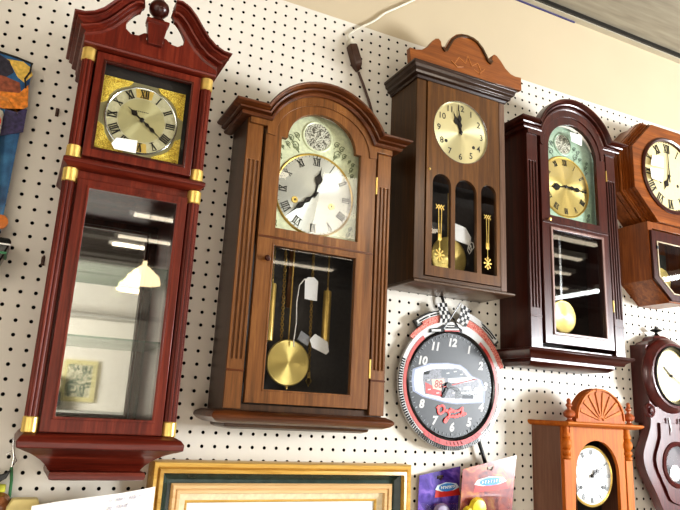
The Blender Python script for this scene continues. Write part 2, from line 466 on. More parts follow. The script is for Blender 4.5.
M['ceiling'] = ceil_mat()
M['beam'] = plain('dark_beam', '#3a332d', .5)
structure('ceiling', MB().box(XL, XR, 0, 40, CEIL+.45, CEIL+4), 'ceiling', 'ribbed grey ceiling panels above the clock wall')
M['slats'] = wood('ceiling_slats', '#1a120d', '#2c1f17', '#3d2d22', 'X', rough=.8, coat=0)
structure('ceiling_slatted', MB().box(XL, XR, 40, DB, CEIL+1.0, CEIL+4), 'slats', 'dark slatted ceiling over the shop floor')
tb = MB(); tb.box(XL, XR, 0, .75, CEIL-.15, CEIL+1.0)
structure('trim_1', tb, plain('grey_angle', '#b8b09e', .4, .3, scale=8), 'grey metal wall angle along the ceiling edge')
structure('trim_2', MB().box(XL, XR, .75, 1.05, CEIL+.0, CEIL+1.0), plain('shadow_gap_metal', '#201d19', .4, .3), 'dark grey lip beside the wall angle')
structure('trim_3', MB().box(XL, 40.3, -.0, .14, CEIL-.3, CEIL-.14), plain('blue_tape', '#3d3a66', .5), 'dark blue strip along the underside of the angle')
for i in range(6):
    structure('trim_%d' % (4+i), MB().box(XL, XR, 42+26*i, 47+26*i, CEIL-.5, CEIL+1), 'beam', 'dark ceiling beam')

# ------------------------------------------------------------------ CLOCK 1: tall cherry curio clock
def curio_clock():
    c = -8.1
    R = thing('curio_wall_clock', 'tall red cherry wall clock with glass display cabinet and swan neck top', 'clock', (c, 0, -5))
    xl, xr = -12.3, -3.85; D = 5.6
    b = MB()  # cabinet carcass
    b.box(xl, xl+.45, 0, D, -2.3, 14.7); b.box(xr-.45, xr, 0, D, -2.3, 14.7)
    b.box(xl+.45, xr-.45, 0, .4, -2.3, 14.7); b.box(xl+.45, xr-.45, .4, D, 14.1, 14.7); b.box(xl+.45, xr-.45, .4, D, -2.3, -1.7)
    b.box(xl, xl+.45, 0, D, 15.3, 23.5); b.box(xr-.45, xr, 0, D, 15.3, 23.5); b.box(xl+.45, xr-.45, 0, .5, 15.3, 23.5)
    b.box(xl+.45, xr-.45, .5, D, 15.3, 15.9); b.box(xl+.45, xr-.45, .5, D, 23.0, 23.5)
    b.build('case', 'cherry', R, .04)
    b = MB(); b.prism([rect(xl+.1, xr-.1, -2.2, 14.6), rect(-11.2, -4.9, -1.45, 13.65)], D-.3, D-.02); b.build('door_stop', 'cherry', R)
    mb = MB(); mb.box(xl+.45, xr-.45, .4, .46, -1.7, 14.1); mb.build('mirror_back', 'mirror', R)
    # waist moulding
    b = MB(); b.stack([(xl-.15, xr+.15, 0, D+.45, 14.65), (xl-.35, xr+.3, 0, D+.7, 14.8), (xl-.55, xr+.5, 0, D+.9, 14.95), (xl-.55, xr+.5, 0, D+.9, 15.2), (xl-.3, xr+.25, 0, D+.65, 15.35)])
    b.build('waist_moulding', 'cherry_x', R, .04)
    # quarter columns with brass caps
    for x in (xl+.05, xr-.05):
        for z0, z1, n in ((-2.2, 14.65, 'lower'), (15.3, 23.5, 'upper')):
            b = MB()
            for k in range(5):
                a = radians(-20+55*k/1.2 if x < c else 200-55*k/1.2)
                b.lathe((x + .3*cos(a)*(1), D+.1+.3*sin(a), z0), 'z', [(.13, 0), (.13, z1-z0)], 10)
            b.lathe((x, D+.1, z0), 'z', [(.33, 0), (.33, z1-z0)], 18)
            co = b.build('column', 'cherry', R)
            for zz in (z0, z1-.95):
                cp = MB().lathe((x, D+.1, zz), 'z', [(.42, 0), (.48, .06), (.48, .88), (.42, .95)], 20).build('brass_cap', 'gold', co)
    # lower door
    dl, dr = -11.75, -4.4; F = D+.5
    b = MB(); b.prism([rect(dl, dr, -2.15, 14.0), rect(-11.0, -5.1, -1.25, 13.45)], D, F); 
    door = b.build('door', 'cherry', R, .05)
    b = MB(); b.prism([rect(-11.12, -4.98, -1.37, 13.57), rect(-10.95, -5.15, -1.2, 13.4)], F-.02, F+.08); b.build('door_bead', 'cherry', door, .03)
    MB().box(-11.1, -5.0, D+.15, D+.25, -1.35, 13.55).build('glass_pane', 'glass_strong', door)
    # glass shelves
    for z in (8.75, 3.75):
        MB().box(xl+.5, xr-.5, .5, D-.5, z, z+.13).build('glass_shelf', 'shelfglass', R)
    # upper door and dial
    b = MB(); b.prism([rect(dl, dr, 15.6, 23.35), rect(-11.15, -5.0, 16.25, 22.75)], D, F)
    ud = b.build('dial_door', 'cherry', R, .05)
    b = MB(); b.prism([rect(-11.25, -4.9, 16.15, 22.85), rect(-11.08, -5.07, 16.32, 22.68)], F-.02, F+.06); b.build('door_bead', 'mahogany', ud, .03)
    cx, cz = -8.15, 19.2; dd = D-.15
    MB().box(-11.6, -4.6, dd-.3, dd-.1, 15.9, 23.1).build('dial_recess', 'dark', R)
    MB().box(-11.05, -5.25, dd-.1, dd-.02, 16.35, 22.0).build('dial_plate', plain('champagne_plate', '#a39b7a', .35, .6, scale=10), R)
    dl_ = dial_disc(R, 'dial', cx, dd+.03, cz, 2.45, 'ringsilver')
    dial_disc(R, 'dial_centre', cx, dd+.05, cz, 1.62, 'champagne')
    b = MB(); roman(b, cx, dd+.045, cz, 2.02, .58, .085); b.build('numerals', 'ink', R)
    b = MB()
    for x0, x1 in ((cx-.55, cx+.05),):
        pass
    for s in (1, -1):
        b.prism([[(cx+p[0], cz+s*p[1]) for p in ((-.55, 1.68), (.5, 1.68), (.62, 2.36), (-.68, 2.36))]], dd+.03, dd+.04)
    b.build('yellow_reflections', plain('reflection_yellow', '#d9b765', .35, .4), R)  # yellowish reflections at twelve and six, laid on the dial as coloured patches
    ring(cx, dd+.02, cz, 2.42, 2.52, .08).build('chapter_ring_edge', 'chrome', R)
    # corner spandrels
    b = MB()
    for sx in (-1, 1):
        for sz in (-1, 1):
            x0 = -11.03 if sx < 0 else -5.27; z0 = 16.37 if sz < 0 else 21.98
            pts = [(x0, z0), (x0-sx*2.0, z0), (x0-sx*1.75, z0-sz*.38), (x0-sx*1.25, z0-sz*.62), (x0-sx*.85, z0-sz*.9), (x0-sx*.55, z0-sz*1.35), (x0-sx*.42, z0-sz*1.85), (x0, z0-sz*2.1)]
            b.prism([pts], dd-.02, dd+.06)
            for k in range(7):
                u = .18 + .27*k; v = .2+.03*(k % 3)
                for (ux, uz) in ((u, v), (v, u)):
                    if ux+uz < 2.1:
                        px, pz = x0-sx*ux, z0-sz*uz
                        b.ringlathe((px, dd+.05, pz), [(.05, 0), (.11, 0), (.11, .05), (.05, .05)], 10)
    b.build('corner_ornaments', 'filigree', R)
    hands(R, cx, dd+.12, cz, (-53, 1.3), (128, 1.95), w=.14)
    MB().box(-11.2, -5.0, D+.2, D+.26, 16.2, 22.8).build('dial_glass', 'glass', ud)
    # maker's line
    b = MB()
    for k in range(7): b.box(cx-.45+.13*k, cx-.38+.13*k, dd+.06, dd+.065, cz+.62, cz+.69)
    b.build('maker_mark', 'ink', R)
    # crown
    D7 = 7.3
    rp = [(-.0, 0)]
    # half outline (distance from centre, height) of the swan-neck moulding top edge
    half = [(5.45, 25.3), (4.9, 25.35), (4.3, 25.6), (3.75, 26.05), (3.2, 26.75), (2.65, 27.5), (2.1, 28.05), (1.5, 28.35), (1.05, 28.3)]
    cen = -8.1
    b = MB()
    low = [(xl-.3, 23.5), (xr+.3, 23.5)]
    def side(s):
        # top edge lowered inside the moulding, then the scroll end and the tear-drop cutout down to the pedestal
        top = [(cen+s*x, z-.2) for x, z in half]
        cut = [(cen+s*.95, 27.5), (cen+s*1.35, 27.0), (cen+s*1.8, 26.4), (cen+s*2.1, 25.85), (cen+s*2.05, 25.4), (cen+s*1.65, 25.1), (cen+s*1.15, 25.15), (cen+s*.8, 25.45), (cen+s*.6, 25.5)]
        return top+cut
    L = side(-1); Rr = side(1)
    outline = [(xl-.45, 23.5)] + [(xl-.45, 25.0)] + L + [(cen-.6, 25.0), (cen+.6, 25.0)] + Rr[::-1] + [(xr+.45, 25.0), (xr+.45, 23.5)]
    b.prism([outline], D+.45, D+.85)
    fr = b.build('crown', 'cherry', R, .03)
    b = MB(); b.box(xl-.4, xr+.4, 0, D+.5, 23.5, 24.9); b.build('crown_box', 'cherry', R, .03)
    # moulding strips following the swan neck, returning along the sides
    prof = [(-1.35, .05), (-1.3, .35), (-1.12, .42), (-1.05, .2), (-.92, .3), (-.8, .7), (-.68, .74), (-.62, .5), (-.5, .62), (-.34, .98), (-.22, 1.0), (-.18, .86), (-.12, 1.2), (-.02, 1.25), (0, 1.2), (0, .0)]
    for s in (-1, 1):
        b = MB(); path = [(cen+s*x, z) for x, z in half]
        if s > 0: path = path[::-1]
        offs = [offset_path(path, h) for h, _ in prof]; n = len(path)
        secs = []
        e = 0 if s < 0 else n-1
        def end(k, dpt): 
            h, ov = prof[k]; return (cen+s*(4.3+ov), dpt, half[0][1]+h)
        front = []
        for i in range(n):
            if i == e: front.append([end(k, D+.5+prof[k][1]) for k in range(len(prof))])
            else: front.append([(offs[k][i][0], D+.5+prof[k][1], offs[k][i][1]) for k in range(len(prof))])
        backs = [end(k, 0) for k in range(len(prof))]
        secs = [backs]+front if s < 0 else front+[backs]
        b.loft(secs); b.build('swan_neck_moulding', 'cherry_x', R)
    # frieze ledge under the swan neck
    b = MB(); b.stack([(xl-.3, xr+.3, 0, D+.65, 23.45), (xl-.45, xr+.45, 0, D+.85, 23.55), (xl-.45, xr+.45, 0, D+.92, 23.68), (xl-.3, xr+.3, 0, D+.84, 23.76)])
    b.build('frieze_ledge', 'cherry_x', R, .03)
    # finial on pedestal
    b = MB(); f = D+.9
    b.loft([[(cen-.5, f-.2, 24.6), (cen+.5, f-.2, 24.6), (cen+.5, f+.3, 24.6), (cen-.5, f+.3, 24.6)], [(cen-.5, f-.2, 24.75), (cen+.5, f-.2, 24.75), (cen+.5, f+.3, 24.75), (cen-.5, f+.3, 24.75)],
            [(cen-.72, f-.2, 26.2), (cen+.72, f-.2, 26.2), (cen+.72, f+.4, 26.2), (cen-.72, f+.4, 26.2)], [(cen-.8, f-.2, 26.25), (cen+.8, f-.2, 26.25), (cen+.8, f+.5, 26.25), (cen-.8, f+.5, 26.25)],
            [(cen-.8, f-.2, 26.5), (cen+.8, f-.2, 26.5), (cen+.8, f+.5, 26.5), (cen-.8, f+.5, 26.5)]])
    ped = b.build('pedestal', 'cherry', R, .03)
    MB().lathe((cen, f+.1, 26.5), 'z', [(.5, 0), (.5, .1), (.25, .2), (.22, .35), (.45, .5), (.66, .75), (.72, 1.05), (.66, 1.35), (.45, 1.6), (.2, 1.72), (.25, 1.85), (.16, 2.1), (.05, 2.6), (0, 2.7)], 28).build('finial', 'mahogany', ped)
    # base bracket
    b = MB()
    b.stack([(xl-.25, xr+.25, 0, D+.6, -2.2), (xl-.45, xr+.6, 0, D+1.2, -2.4), (xl-.6, xr+.78, 0, D+1.4, -2.65), (xl-.55, xr+.75, 0, D+1.35, -3.0), (xl-.2, xr+.35, 0, D+1.0, -3.15)])
    b.build('base_slab', 'cherry_x', R, .05)
    b = MB(); secs = []
    for t in range(7):
        k = t/6; q = 1-sqrt(max(0, 1-(1-k)**2)); ins = 1.75*(1-q)**1.0*k**.35
        secs.append((xl-.25+ins, xr+.3-ins, 0, D+.9-ins, -3.15-1.3*k))
    b.stack(secs); b.build('base_cove', 'cherry_x', R)
    b = MB(); b.stack([(-10.55, -5.2, 0, 5.0, -4.42), (-10.72, -5.03, 0, 5.2, -4.5), (-10.78, -4.97, 0, 5.25, -4.72), (-10.72, -5.03, 0, 5.2, -4.93), (-10.5, -5.2, 0, 5.0, -5.0)])
    b.build('base_foot', 'cherry_x', R)
    # tag
    price_tag_or_patch('white price tag stuck on the dial of the tall cherry clock', [(-9.98, 16.9), (-9.75, 16.55), (-8.3, 16.55), (-8.3, 17.5), (-9.7, 17.4)], D+.28)
curio_clock()

# ------------------------------------------------------------------ arched regulator clocks (2 and 4)
def fan_top_path(xl, xr, z, ax0, ax1, zt, n=28):
    c = (ax0+ax1)/2; h = (ax1-ax0)/2; rise = zt-z
    r = (h*h+rise*rise)/(2*rise); zc = zt-r; a0 = degrees(atan2(z-zc, -h))
    p = [(xl, z)]
    for k in range(n+1):
        a = radians(a0+(180-2*a0)*k/n*1.0) if False else radians(a0 + ((180-a0)-a0)*k/n)
        p.append((c + r*cos(a), zc + r*sin(a)))
    return p+[(xr, z)]

def arched_clock():
    xl, xr = .15, 13.1; D = 4.0; c = 6.55
    R = thing('regulator_wall_clock', 'walnut brown wall clock with arched top, silver dial and brass weights', 'clock', (c, 0, -1.4))
    wd, wx = 'walnut', 'walnut_x'
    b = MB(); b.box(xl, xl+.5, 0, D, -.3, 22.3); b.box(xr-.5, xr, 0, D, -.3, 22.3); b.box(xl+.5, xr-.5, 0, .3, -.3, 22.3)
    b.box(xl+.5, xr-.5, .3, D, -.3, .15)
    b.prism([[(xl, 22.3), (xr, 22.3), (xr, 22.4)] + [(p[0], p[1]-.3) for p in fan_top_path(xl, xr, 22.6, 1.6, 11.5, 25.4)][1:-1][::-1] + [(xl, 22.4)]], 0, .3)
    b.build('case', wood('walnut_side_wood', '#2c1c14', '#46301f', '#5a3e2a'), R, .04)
    MB().box(xl+.5, xr-.5, .3, .35, .15, 13.0).build('back_lining', 'slate', R)
    # arched hood filling behind the crown moulding
    hp = fan_top_path(xl, xr, 22.4, 1.75, 11.35, 25.6)
    b = MB(); b.prism([hp[::-1] + [(xl, 21.6), (1.6, 21.6)] + archwin(1.6, 11.6, 19.5, 20.6, 3.6, 24)[2:][::-1][0:0] + [(1.6, 21.0)] + arc(6.6, 20.9, 4.3, 180, 0, 24, 3.55) + [(11.6, 21.0), (11.6, 21.6), (xr, 21.6)]], D-.1, D+.55)
    b.build('hood_panel', wd, R, .03)
    path = fan_top_path(xl+.0, xr-.0, 22.1, 1.9, 11.2, 25.25)
    prof = [(-.05, .3), (-.02, .75), (.1, .85), (.2, .85), (.24, .66), (.32, .72), (.4, 1.05), (.52, 1.1), (.56, .92), (.62, 1.0), (.7, 1.38), (.78, 1.48), (.9, 1.5), (.98, 1.42), (1.0, 0.2), (0, .1)]
    b = MB(); moulding(b, path, prof, D); b.build('crown_moulding', wx, R)
    # pilasters
    for a, e in ((xl-.1, 1.35), (11.85, xr+.05)):
        flute_pilaster(a, e, D, -.2, 22.2, 3.3, 18.6, 3).build('pilaster', wd, R, .03)
        pass
    for a, e in ((xl-.12, 1.37), (11.83, xr+.07)):
        MB().box(a, e, D, D+.36, 2.4, 2.55).build('pilaster_band', wx, R, .02)
    # door with arched dial window and lower window
    w1 = archwin(2.9, 10.1, 13.45, 21.0, 2.75, 24, .5); w2 = rect(2.9, 10.0, 1.25, 12.05)
    outer = [(1.55, .25), (11.6, .25), (11.6, 21.0)] + arc(6.58, 21.2, 4.6, 0, 180, 24, 3.3) + [(1.55, 21.0)]
    b = MB(); b.prism([outer, w1, w2], D+.02, D+.45); door = b.build('door', wd, R, .05)
    for (x0, x1, z0, z1) in ((2.78, 10.12, 1.13, 12.17),):
        b = MB(); b.prism([rect(x0, x1, z0, z1), rect(x0+.13, x1-.13, z0+.13, z1-.13)], D+.42, D+.5); b.build('window_bead', wd, door, .02)
    MB().box(2.8, 10.2, D+.12, D+.18, 1.1, 12.2).build('glass_pane', 'glass_strong', door)
    b = MB(); b.prism([archwin(2.8, 10.2, 13.3, 21.0, 2.85, 24, .45)], D+.12, D+.18); b.build('dial_glass', 'glass', door)
    b = MB(); b.box(1.62, 11.5, D+.42, D+.52, 12.55, 12.72); b.build('door_rail_bead', wx, door, .03)
    MB().lathe((2.35, D+.45, 10.9), 'd', [(.08, 0), (.08, .15), (.2, .22), (.24, .34), (.18, .46), (0, .5)], 18).build('knob', 'mahogany', door)
    for z in (18.6, 3.35):
        MB().lathe((11.68, D+.45, z-.75), 'z', [(.0, 0), (.09, .02), (.09, 1.48), (0, 1.5)], 10).build('hinge', 'gold', door)
    # dial
    cx, cz, dd = 6.5, 17.1, 3.4
    b = MB(); b.prism([archwin(2.4, 10.6, 13.0, 20.9, 3.2, 24)], dd-.2, dd-.05); b.build('dial_plate', 'palegreen', R)
    ring(cx, dd-.05, cz, 3.38, 3.56, .14).build('dial_ring', 'oldbrass', R)
    dial_disc(R, 'dial', cx, dd, cz, 3.4, 'silver')
    b = MB(); roman(b, cx, dd+.01, cz, 2.85, .62, .07); minute_track(b, cx, dd+.01, cz, 3.25, 3.34, .025); b.build('numerals', 'ink', R)
    hands(R, cx, dd+.08, cz, (10, 2.5), (-132, 3.5), w=.24)
    for x in (cx-1.75, cx+1.55):
        h = MB().ringlathe((x, dd, cz-.75), [(.1, 0), (.27, 0), (.27, .08), (.1, .08)], 18).build('winding_hole', 'gold', R)
        MB().lathe((x, dd+.0, cz-.75), 'd', [(0, 0), (.12, 0), (.12, .03), (0, .03)], 12).build('arbor', 'ink', h)
    # moon medallion and engraving
    dial_disc(R, 'medallion', 6.45, dd+.0, 22.2, 1.25, 'moon'); ring(6.45, dd-.03, 22.2, 1.2, 1.38, .1).build('medallion_ring', 'palegreen', R)
    b = MB()
    for sd in (-1, 1):
        for (u, z, rr) in ((1.95, 21.0, .42), (2.35, 21.6, .3), (1.85, 21.9, .3), (2.6, 21.0, .25), (1.75, 20.75, .2)):
            scroll(b, 6.45+sd*u, dd-.05, z, rr, sd)
    for (qx, qz, sd) in ((3.2, 19.9, -1), (9.75, 19.9, 1), (3.2, 14.2, -1), (9.75, 14.2, 1)):
        for (u, v, rr) in ((0, 0, .22), (.15, .5, .2), (.1, -.5, .2), (-.2, .75, .15)):
            if (qx+sd*u-cx)**2+(qz+v-cz)**2 > 14.5: scroll(b, qx+sd*u, dd-.05, qz+v, rr, sd)
    b.build('engraving', plain('grey_green_line', '#7f8567', .5), R)
    # movement parts behind the lower glass
    pendulum(R, 5.6, 2.2, 3.45, 1.8, 13.0)
    for x in (3.92, 8.8):
        MB().lathe((x, 2.0, 5.05), 'z', [(0, -.1), (.2, -.05), (.34, 0), (.34, 4.4), (.3, 4.5), (.1, 4.55), (.06, 4.8), (0, 4.85)], 24).build('weight', 'gold', R)
        b = MB(); chain(b, x, 2.0, 13.0, 9.9, .05); b.build('chain', 'oldbrass', R)
    for x in (5.05, 7.55):
        b = MB(); chain(b, x, 1.5, 13.0, 2.6, .085, x+.2); ch = b.build('chain', 'oldbrass', R)
        MB().lathe((x+.2, 1.5, 2.2), 'd', [(.1, 0), (.24, 0), (.24, .06), (.1, .06)], 16).build('chain_ring', 'gold', ch)
        b = MB(); b.prism([[(x+.02, 2.1), (x+.2, 1.75), (x+.38, 2.1), (x+.3, 2.9), (x+.1, 2.9)]], 1.5, 1.56); b.build('chain_pull', 'gold', ch)
    MB().box(5.75, 6.25, .5, .7, 8, 13).build('crutch_board', wd, R)
    # base
    b = MB(); b.stack([(xl-.5, xr+.1, 0, D+.5, -.3), (xl-.95, xr+.5, 0, D+.9, -.5), (xl-1.05, xr+.62, 0, D+1.05, -.65), (xl-1.05, xr+.62, 0, D+1.05, -.8), (xl-.8, xr+.4, 0, D+.85, -1.0), (xl-.3, xr-.1, 0, D+.35, -1.2), (xl+.6, xr-1.0, 0, D-.4, -1.27)])
    b.build('base_moulding', wx, R, .04)
    b = MB(); b.stack([(xl+.3, xr-.9, 0, D-.3, -1.25), (xl+.35, xr-.95, 0, D-.35, -1.45), (xl+.8, xr-1.3, 0, D-.8, -1.6)])
    b.build('base_step', 'brown_x', R, .03)
    # tags
    t = price_tag_or_patch('upper white price tag hanging on a string inside the walnut clock', [(6.5, 8.55), (7.6, 8.5), (7.62, 10.1), (7.25, 10.4), (6.7, 10.35), (6.45, 10.1)], 2.6, None)
    b = MB(); b.tube([(6.9, 2.62, 10.2), (6.4, 2.62, 10.15), (6.0, 2.6, 9.6), (5.85, 2.6, 8.2), (5.95, 2.55, 6.6), (5.85, 2.5, 5.2), (5.9, 2.5, 4.7)], .05, 6); b.build('string', 'string', t)
    price_tag_or_patch('lower white price tag tilted over the pendulum in the walnut clock', [(7.1, 5.35), (7.35, 4.75), (8.6, 4.3), (8.85, 4.55), (8.7, 5.3), (7.55, 5.85)], 2.75, None)
    g = thing('tag_card', 'small grey card tucked behind the lower tag of the walnut clock', 'card', (6.7, 2.6, 5.4))
    MB().prism([[(6.1, 5.3), (7.0, 4.85), (7.3, 5.5), (6.4, 6.0)]], 2.6, 2.63).build('card', plain('grey_card', '#8d8c8c', .6), g)
arched_clock()

def mahogany_clock():
    xl, xr = 28.5, 40.5; D = 4.0; c = 34.5
    R = thing('regulator_wall_clock', 'dark mahogany arched wall clock with gold dial, right of the brown clock', 'clock', (c, 0, 5))
    wd, wx = 'mahogany', 'mahogany_x'
    b = MB(); b.box(xl, xl+.5, 0, D, 6.3, 28.4); b.box(xr-.5, xr, 0, D, 6.3, 28.4); b.box(xl+.5, xr-.5, 0, .3, 6.3, 30.5)
    b.box(xl+.5, xr-.5, .3, D, 6.3, 6.8)
    b.build('case', wd, R, .04)
    MB().box(xl+.5, xr-.5, .3, .35, 6.8, 19.0).build('back_lining', wood('dim_lining', '#120a07', '#24140e', '#36211a', 'X'), R)
    hp = fan_top_path(xl, xr, 28.6, 30.2, 38.9, 31.6)
    b = MB(); b.prism([hp[::-1] + [(xl, 27.6), (30.1, 27.6), (30.1, 26.9)] + arc(34.4, 26.7, 3.95, 180, 0, 24, 3.9) + [(38.8, 26.9), (38.8, 27.6), (xr, 27.6)]], D-.1, D+.5)
    b.build('hood_panel', wd, R, .03)
    path = fan_top_path(xl, xr, 28.1, 30.3, 38.7, 31.35)
    prof = [(-.05, .1), (-.02, .5), (.1, .58), (.2, .58), (.24, .4), (.32, .46), (.4, .78), (.52, .84), (.56, .66), (.62, .74), (.7, 1.08), (.78, 1.18), (.9, 1.2), (.98, 1.12), (1.0, 0.2), (0, .1)]
    b = MB(); moulding(b, path, prof, D); b.build('crown_moulding', wx, R)
    for a, e in ((xl-.02, 29.85), (39.25, xr+.02)):
        flute_pilaster(a, e, D, 6.5, 28.2, 10.3, 24.8, 3).build('pilaster', wd, R, .03)
        MB().box(a-.03, e+.03, D, D+.36, 9.4, 9.6).build('pilaster_band', wx, R, .02)
    w1 = archwin(31.2, 37.75, 19.6, 26.6, 3.2, 24); w2 = rect(31.3, 37.95, 8.15, 18.2)
    outer = [(30.1, 7.1), (39.0, 7.1), (39.0, 26.8)] + arc(34.55, 26.9, 4.1, 0, 180, 24, 4.0) + [(30.1, 26.8)]
    b = MB(); b.prism([outer, w1, w2], D+.02, D+.4); door = b.build('door', wd, R, .05)
    b = MB(); b.prism([rect(31.1, 38.15, 7.95, 18.4), rect(31.35, 37.9, 8.2, 18.15)], D+.38, D+.52); b.build('window_bead', wood('sheen_mahogany', '#5a3a34', '#866a62', '#a08a80'), door, .04)  # pale sheen of the door frame is put into the bead's wood colour
    b = MB(); b.box(30.2, 38.9, D+.38, D+.52, 18.75, 18.95); b.build('door_rail_bead', wx, door, .03)
    MB().box(31.2, 38.1, D+.12, D+.18, 8.0, 18.4).build('glass_pane', 'glass_strong', door)
    b = MB(); b.prism([archwin(31.1, 37.9, 19.4, 26.6, 3.3, 24)], D+.12, D+.18); b.build('dial_glass', 'glass', door)
    MB().lathe((30.9, D+.4, 19.05), 'd', [(.06, 0), (.06, .12), (.16, .2), (.16, .3), (0, .38)], 16).build('knob', 'gold', door)
    for z in (25.2, 11.5):
        MB().lathe((39.1, D+.4, z-.6), 'z', [(0, 0), (.08, .02), (.08, 1.18), (0, 1.2)], 10).build('hinge', 'gold', door)
    cx, cz, dd = 34.3, 23.35, 3.4
    b = MB(); b.prism([archwin(30.8, 38.6, 19.1, 26.4, 3.6, 24)], dd-.2, dd-.05); b.build('dial_plate', 'bluegreen', R)
    ring(cx, dd-.05, cz, 3.1, 3.28, .14).build('dial_ring', 'oldbrass', R)
    dial_disc(R, 'dial', cx, dd, cz, 3.12, 'golddial')
    b = MB(); roman(b, cx, dd+.01, cz, 2.6, .55, .07); b.build('numerals', 'ink', R)
    hands(R, cx, dd+.08, cz, (-100, 2.3), (93, 3.0), w=.26)
    dial_disc(R, 'medallion', 34.2, dd, 28.0, 1.1, 'moon'); ring(34.2, dd-.03, 28.0, 1.05, 1.22, .1).build('medallion_ring', 'bluegreen', R)
    b = MB()
    for sd in (-1, 1):
        for (u, z, rr) in ((1.7, 26.9, .4), (2.1, 27.5, .28), (1.6, 27.8, .26), (2.35, 26.8, .22)):
            scroll(b, 34.2+sd*u, dd-.05, z, rr, sd)
    for (qx, qz, sd) in ((31.5, 20.3, -1), (37.3, 20.3, 1), (31.5, 26.0, -1), (37.3, 26.0, 1)):
        for (u, v, rr) in ((0, 0, .22), (.15, .5, .2), (.1, -.5, .2)):
            if (qx+sd*u-cx)**2+(qz+v-cz)**2 > 12.2: scroll(b, qx+sd*u, dd-.05, qz+v, rr, sd)
    b.build('engraving', plain('grey_line', '#6d7a70', .5), R)
    pendulum(R, 34.6, 2.2, 10.2, 1.65, 18.6, 'chrome', .3)
    b = MB(); b.stack([(xl-.2, xr+.15, 0, D+.35, 6.6), (xl-.75, xr+.55, 0, D+.85, 6.5), (xl-.8, xr+.6, 0, D+.9, 6.3), (xl-.55, xr+.4, 0, D+.65, 6.15), (xl-.2, xr, 0, D+.3, 5.9), (xl-.1, xr-.1, 0, D+.2, 5.65)])
    b.build('base_moulding', wx, R, .04)
    b = MB(); b.stack([(xl+.2, xr-1.1, 0, D-.1, 5.7), (xl+.2, xr-1.1, 0, D-.1, 5.35), (xl+.5, xr-1.5, 0, D-.6, 5.0)]); b.build('base_step', wx, R, .04)
    price_tag_or_patch('small white patch on the arched glass above the gold dial', [(34.6, 28.15), (36.0, 27.95), (36.1, 29.1), (34.45, 29.15)], D+.2)  # plain white patch set on the glass
mahogany_clock()

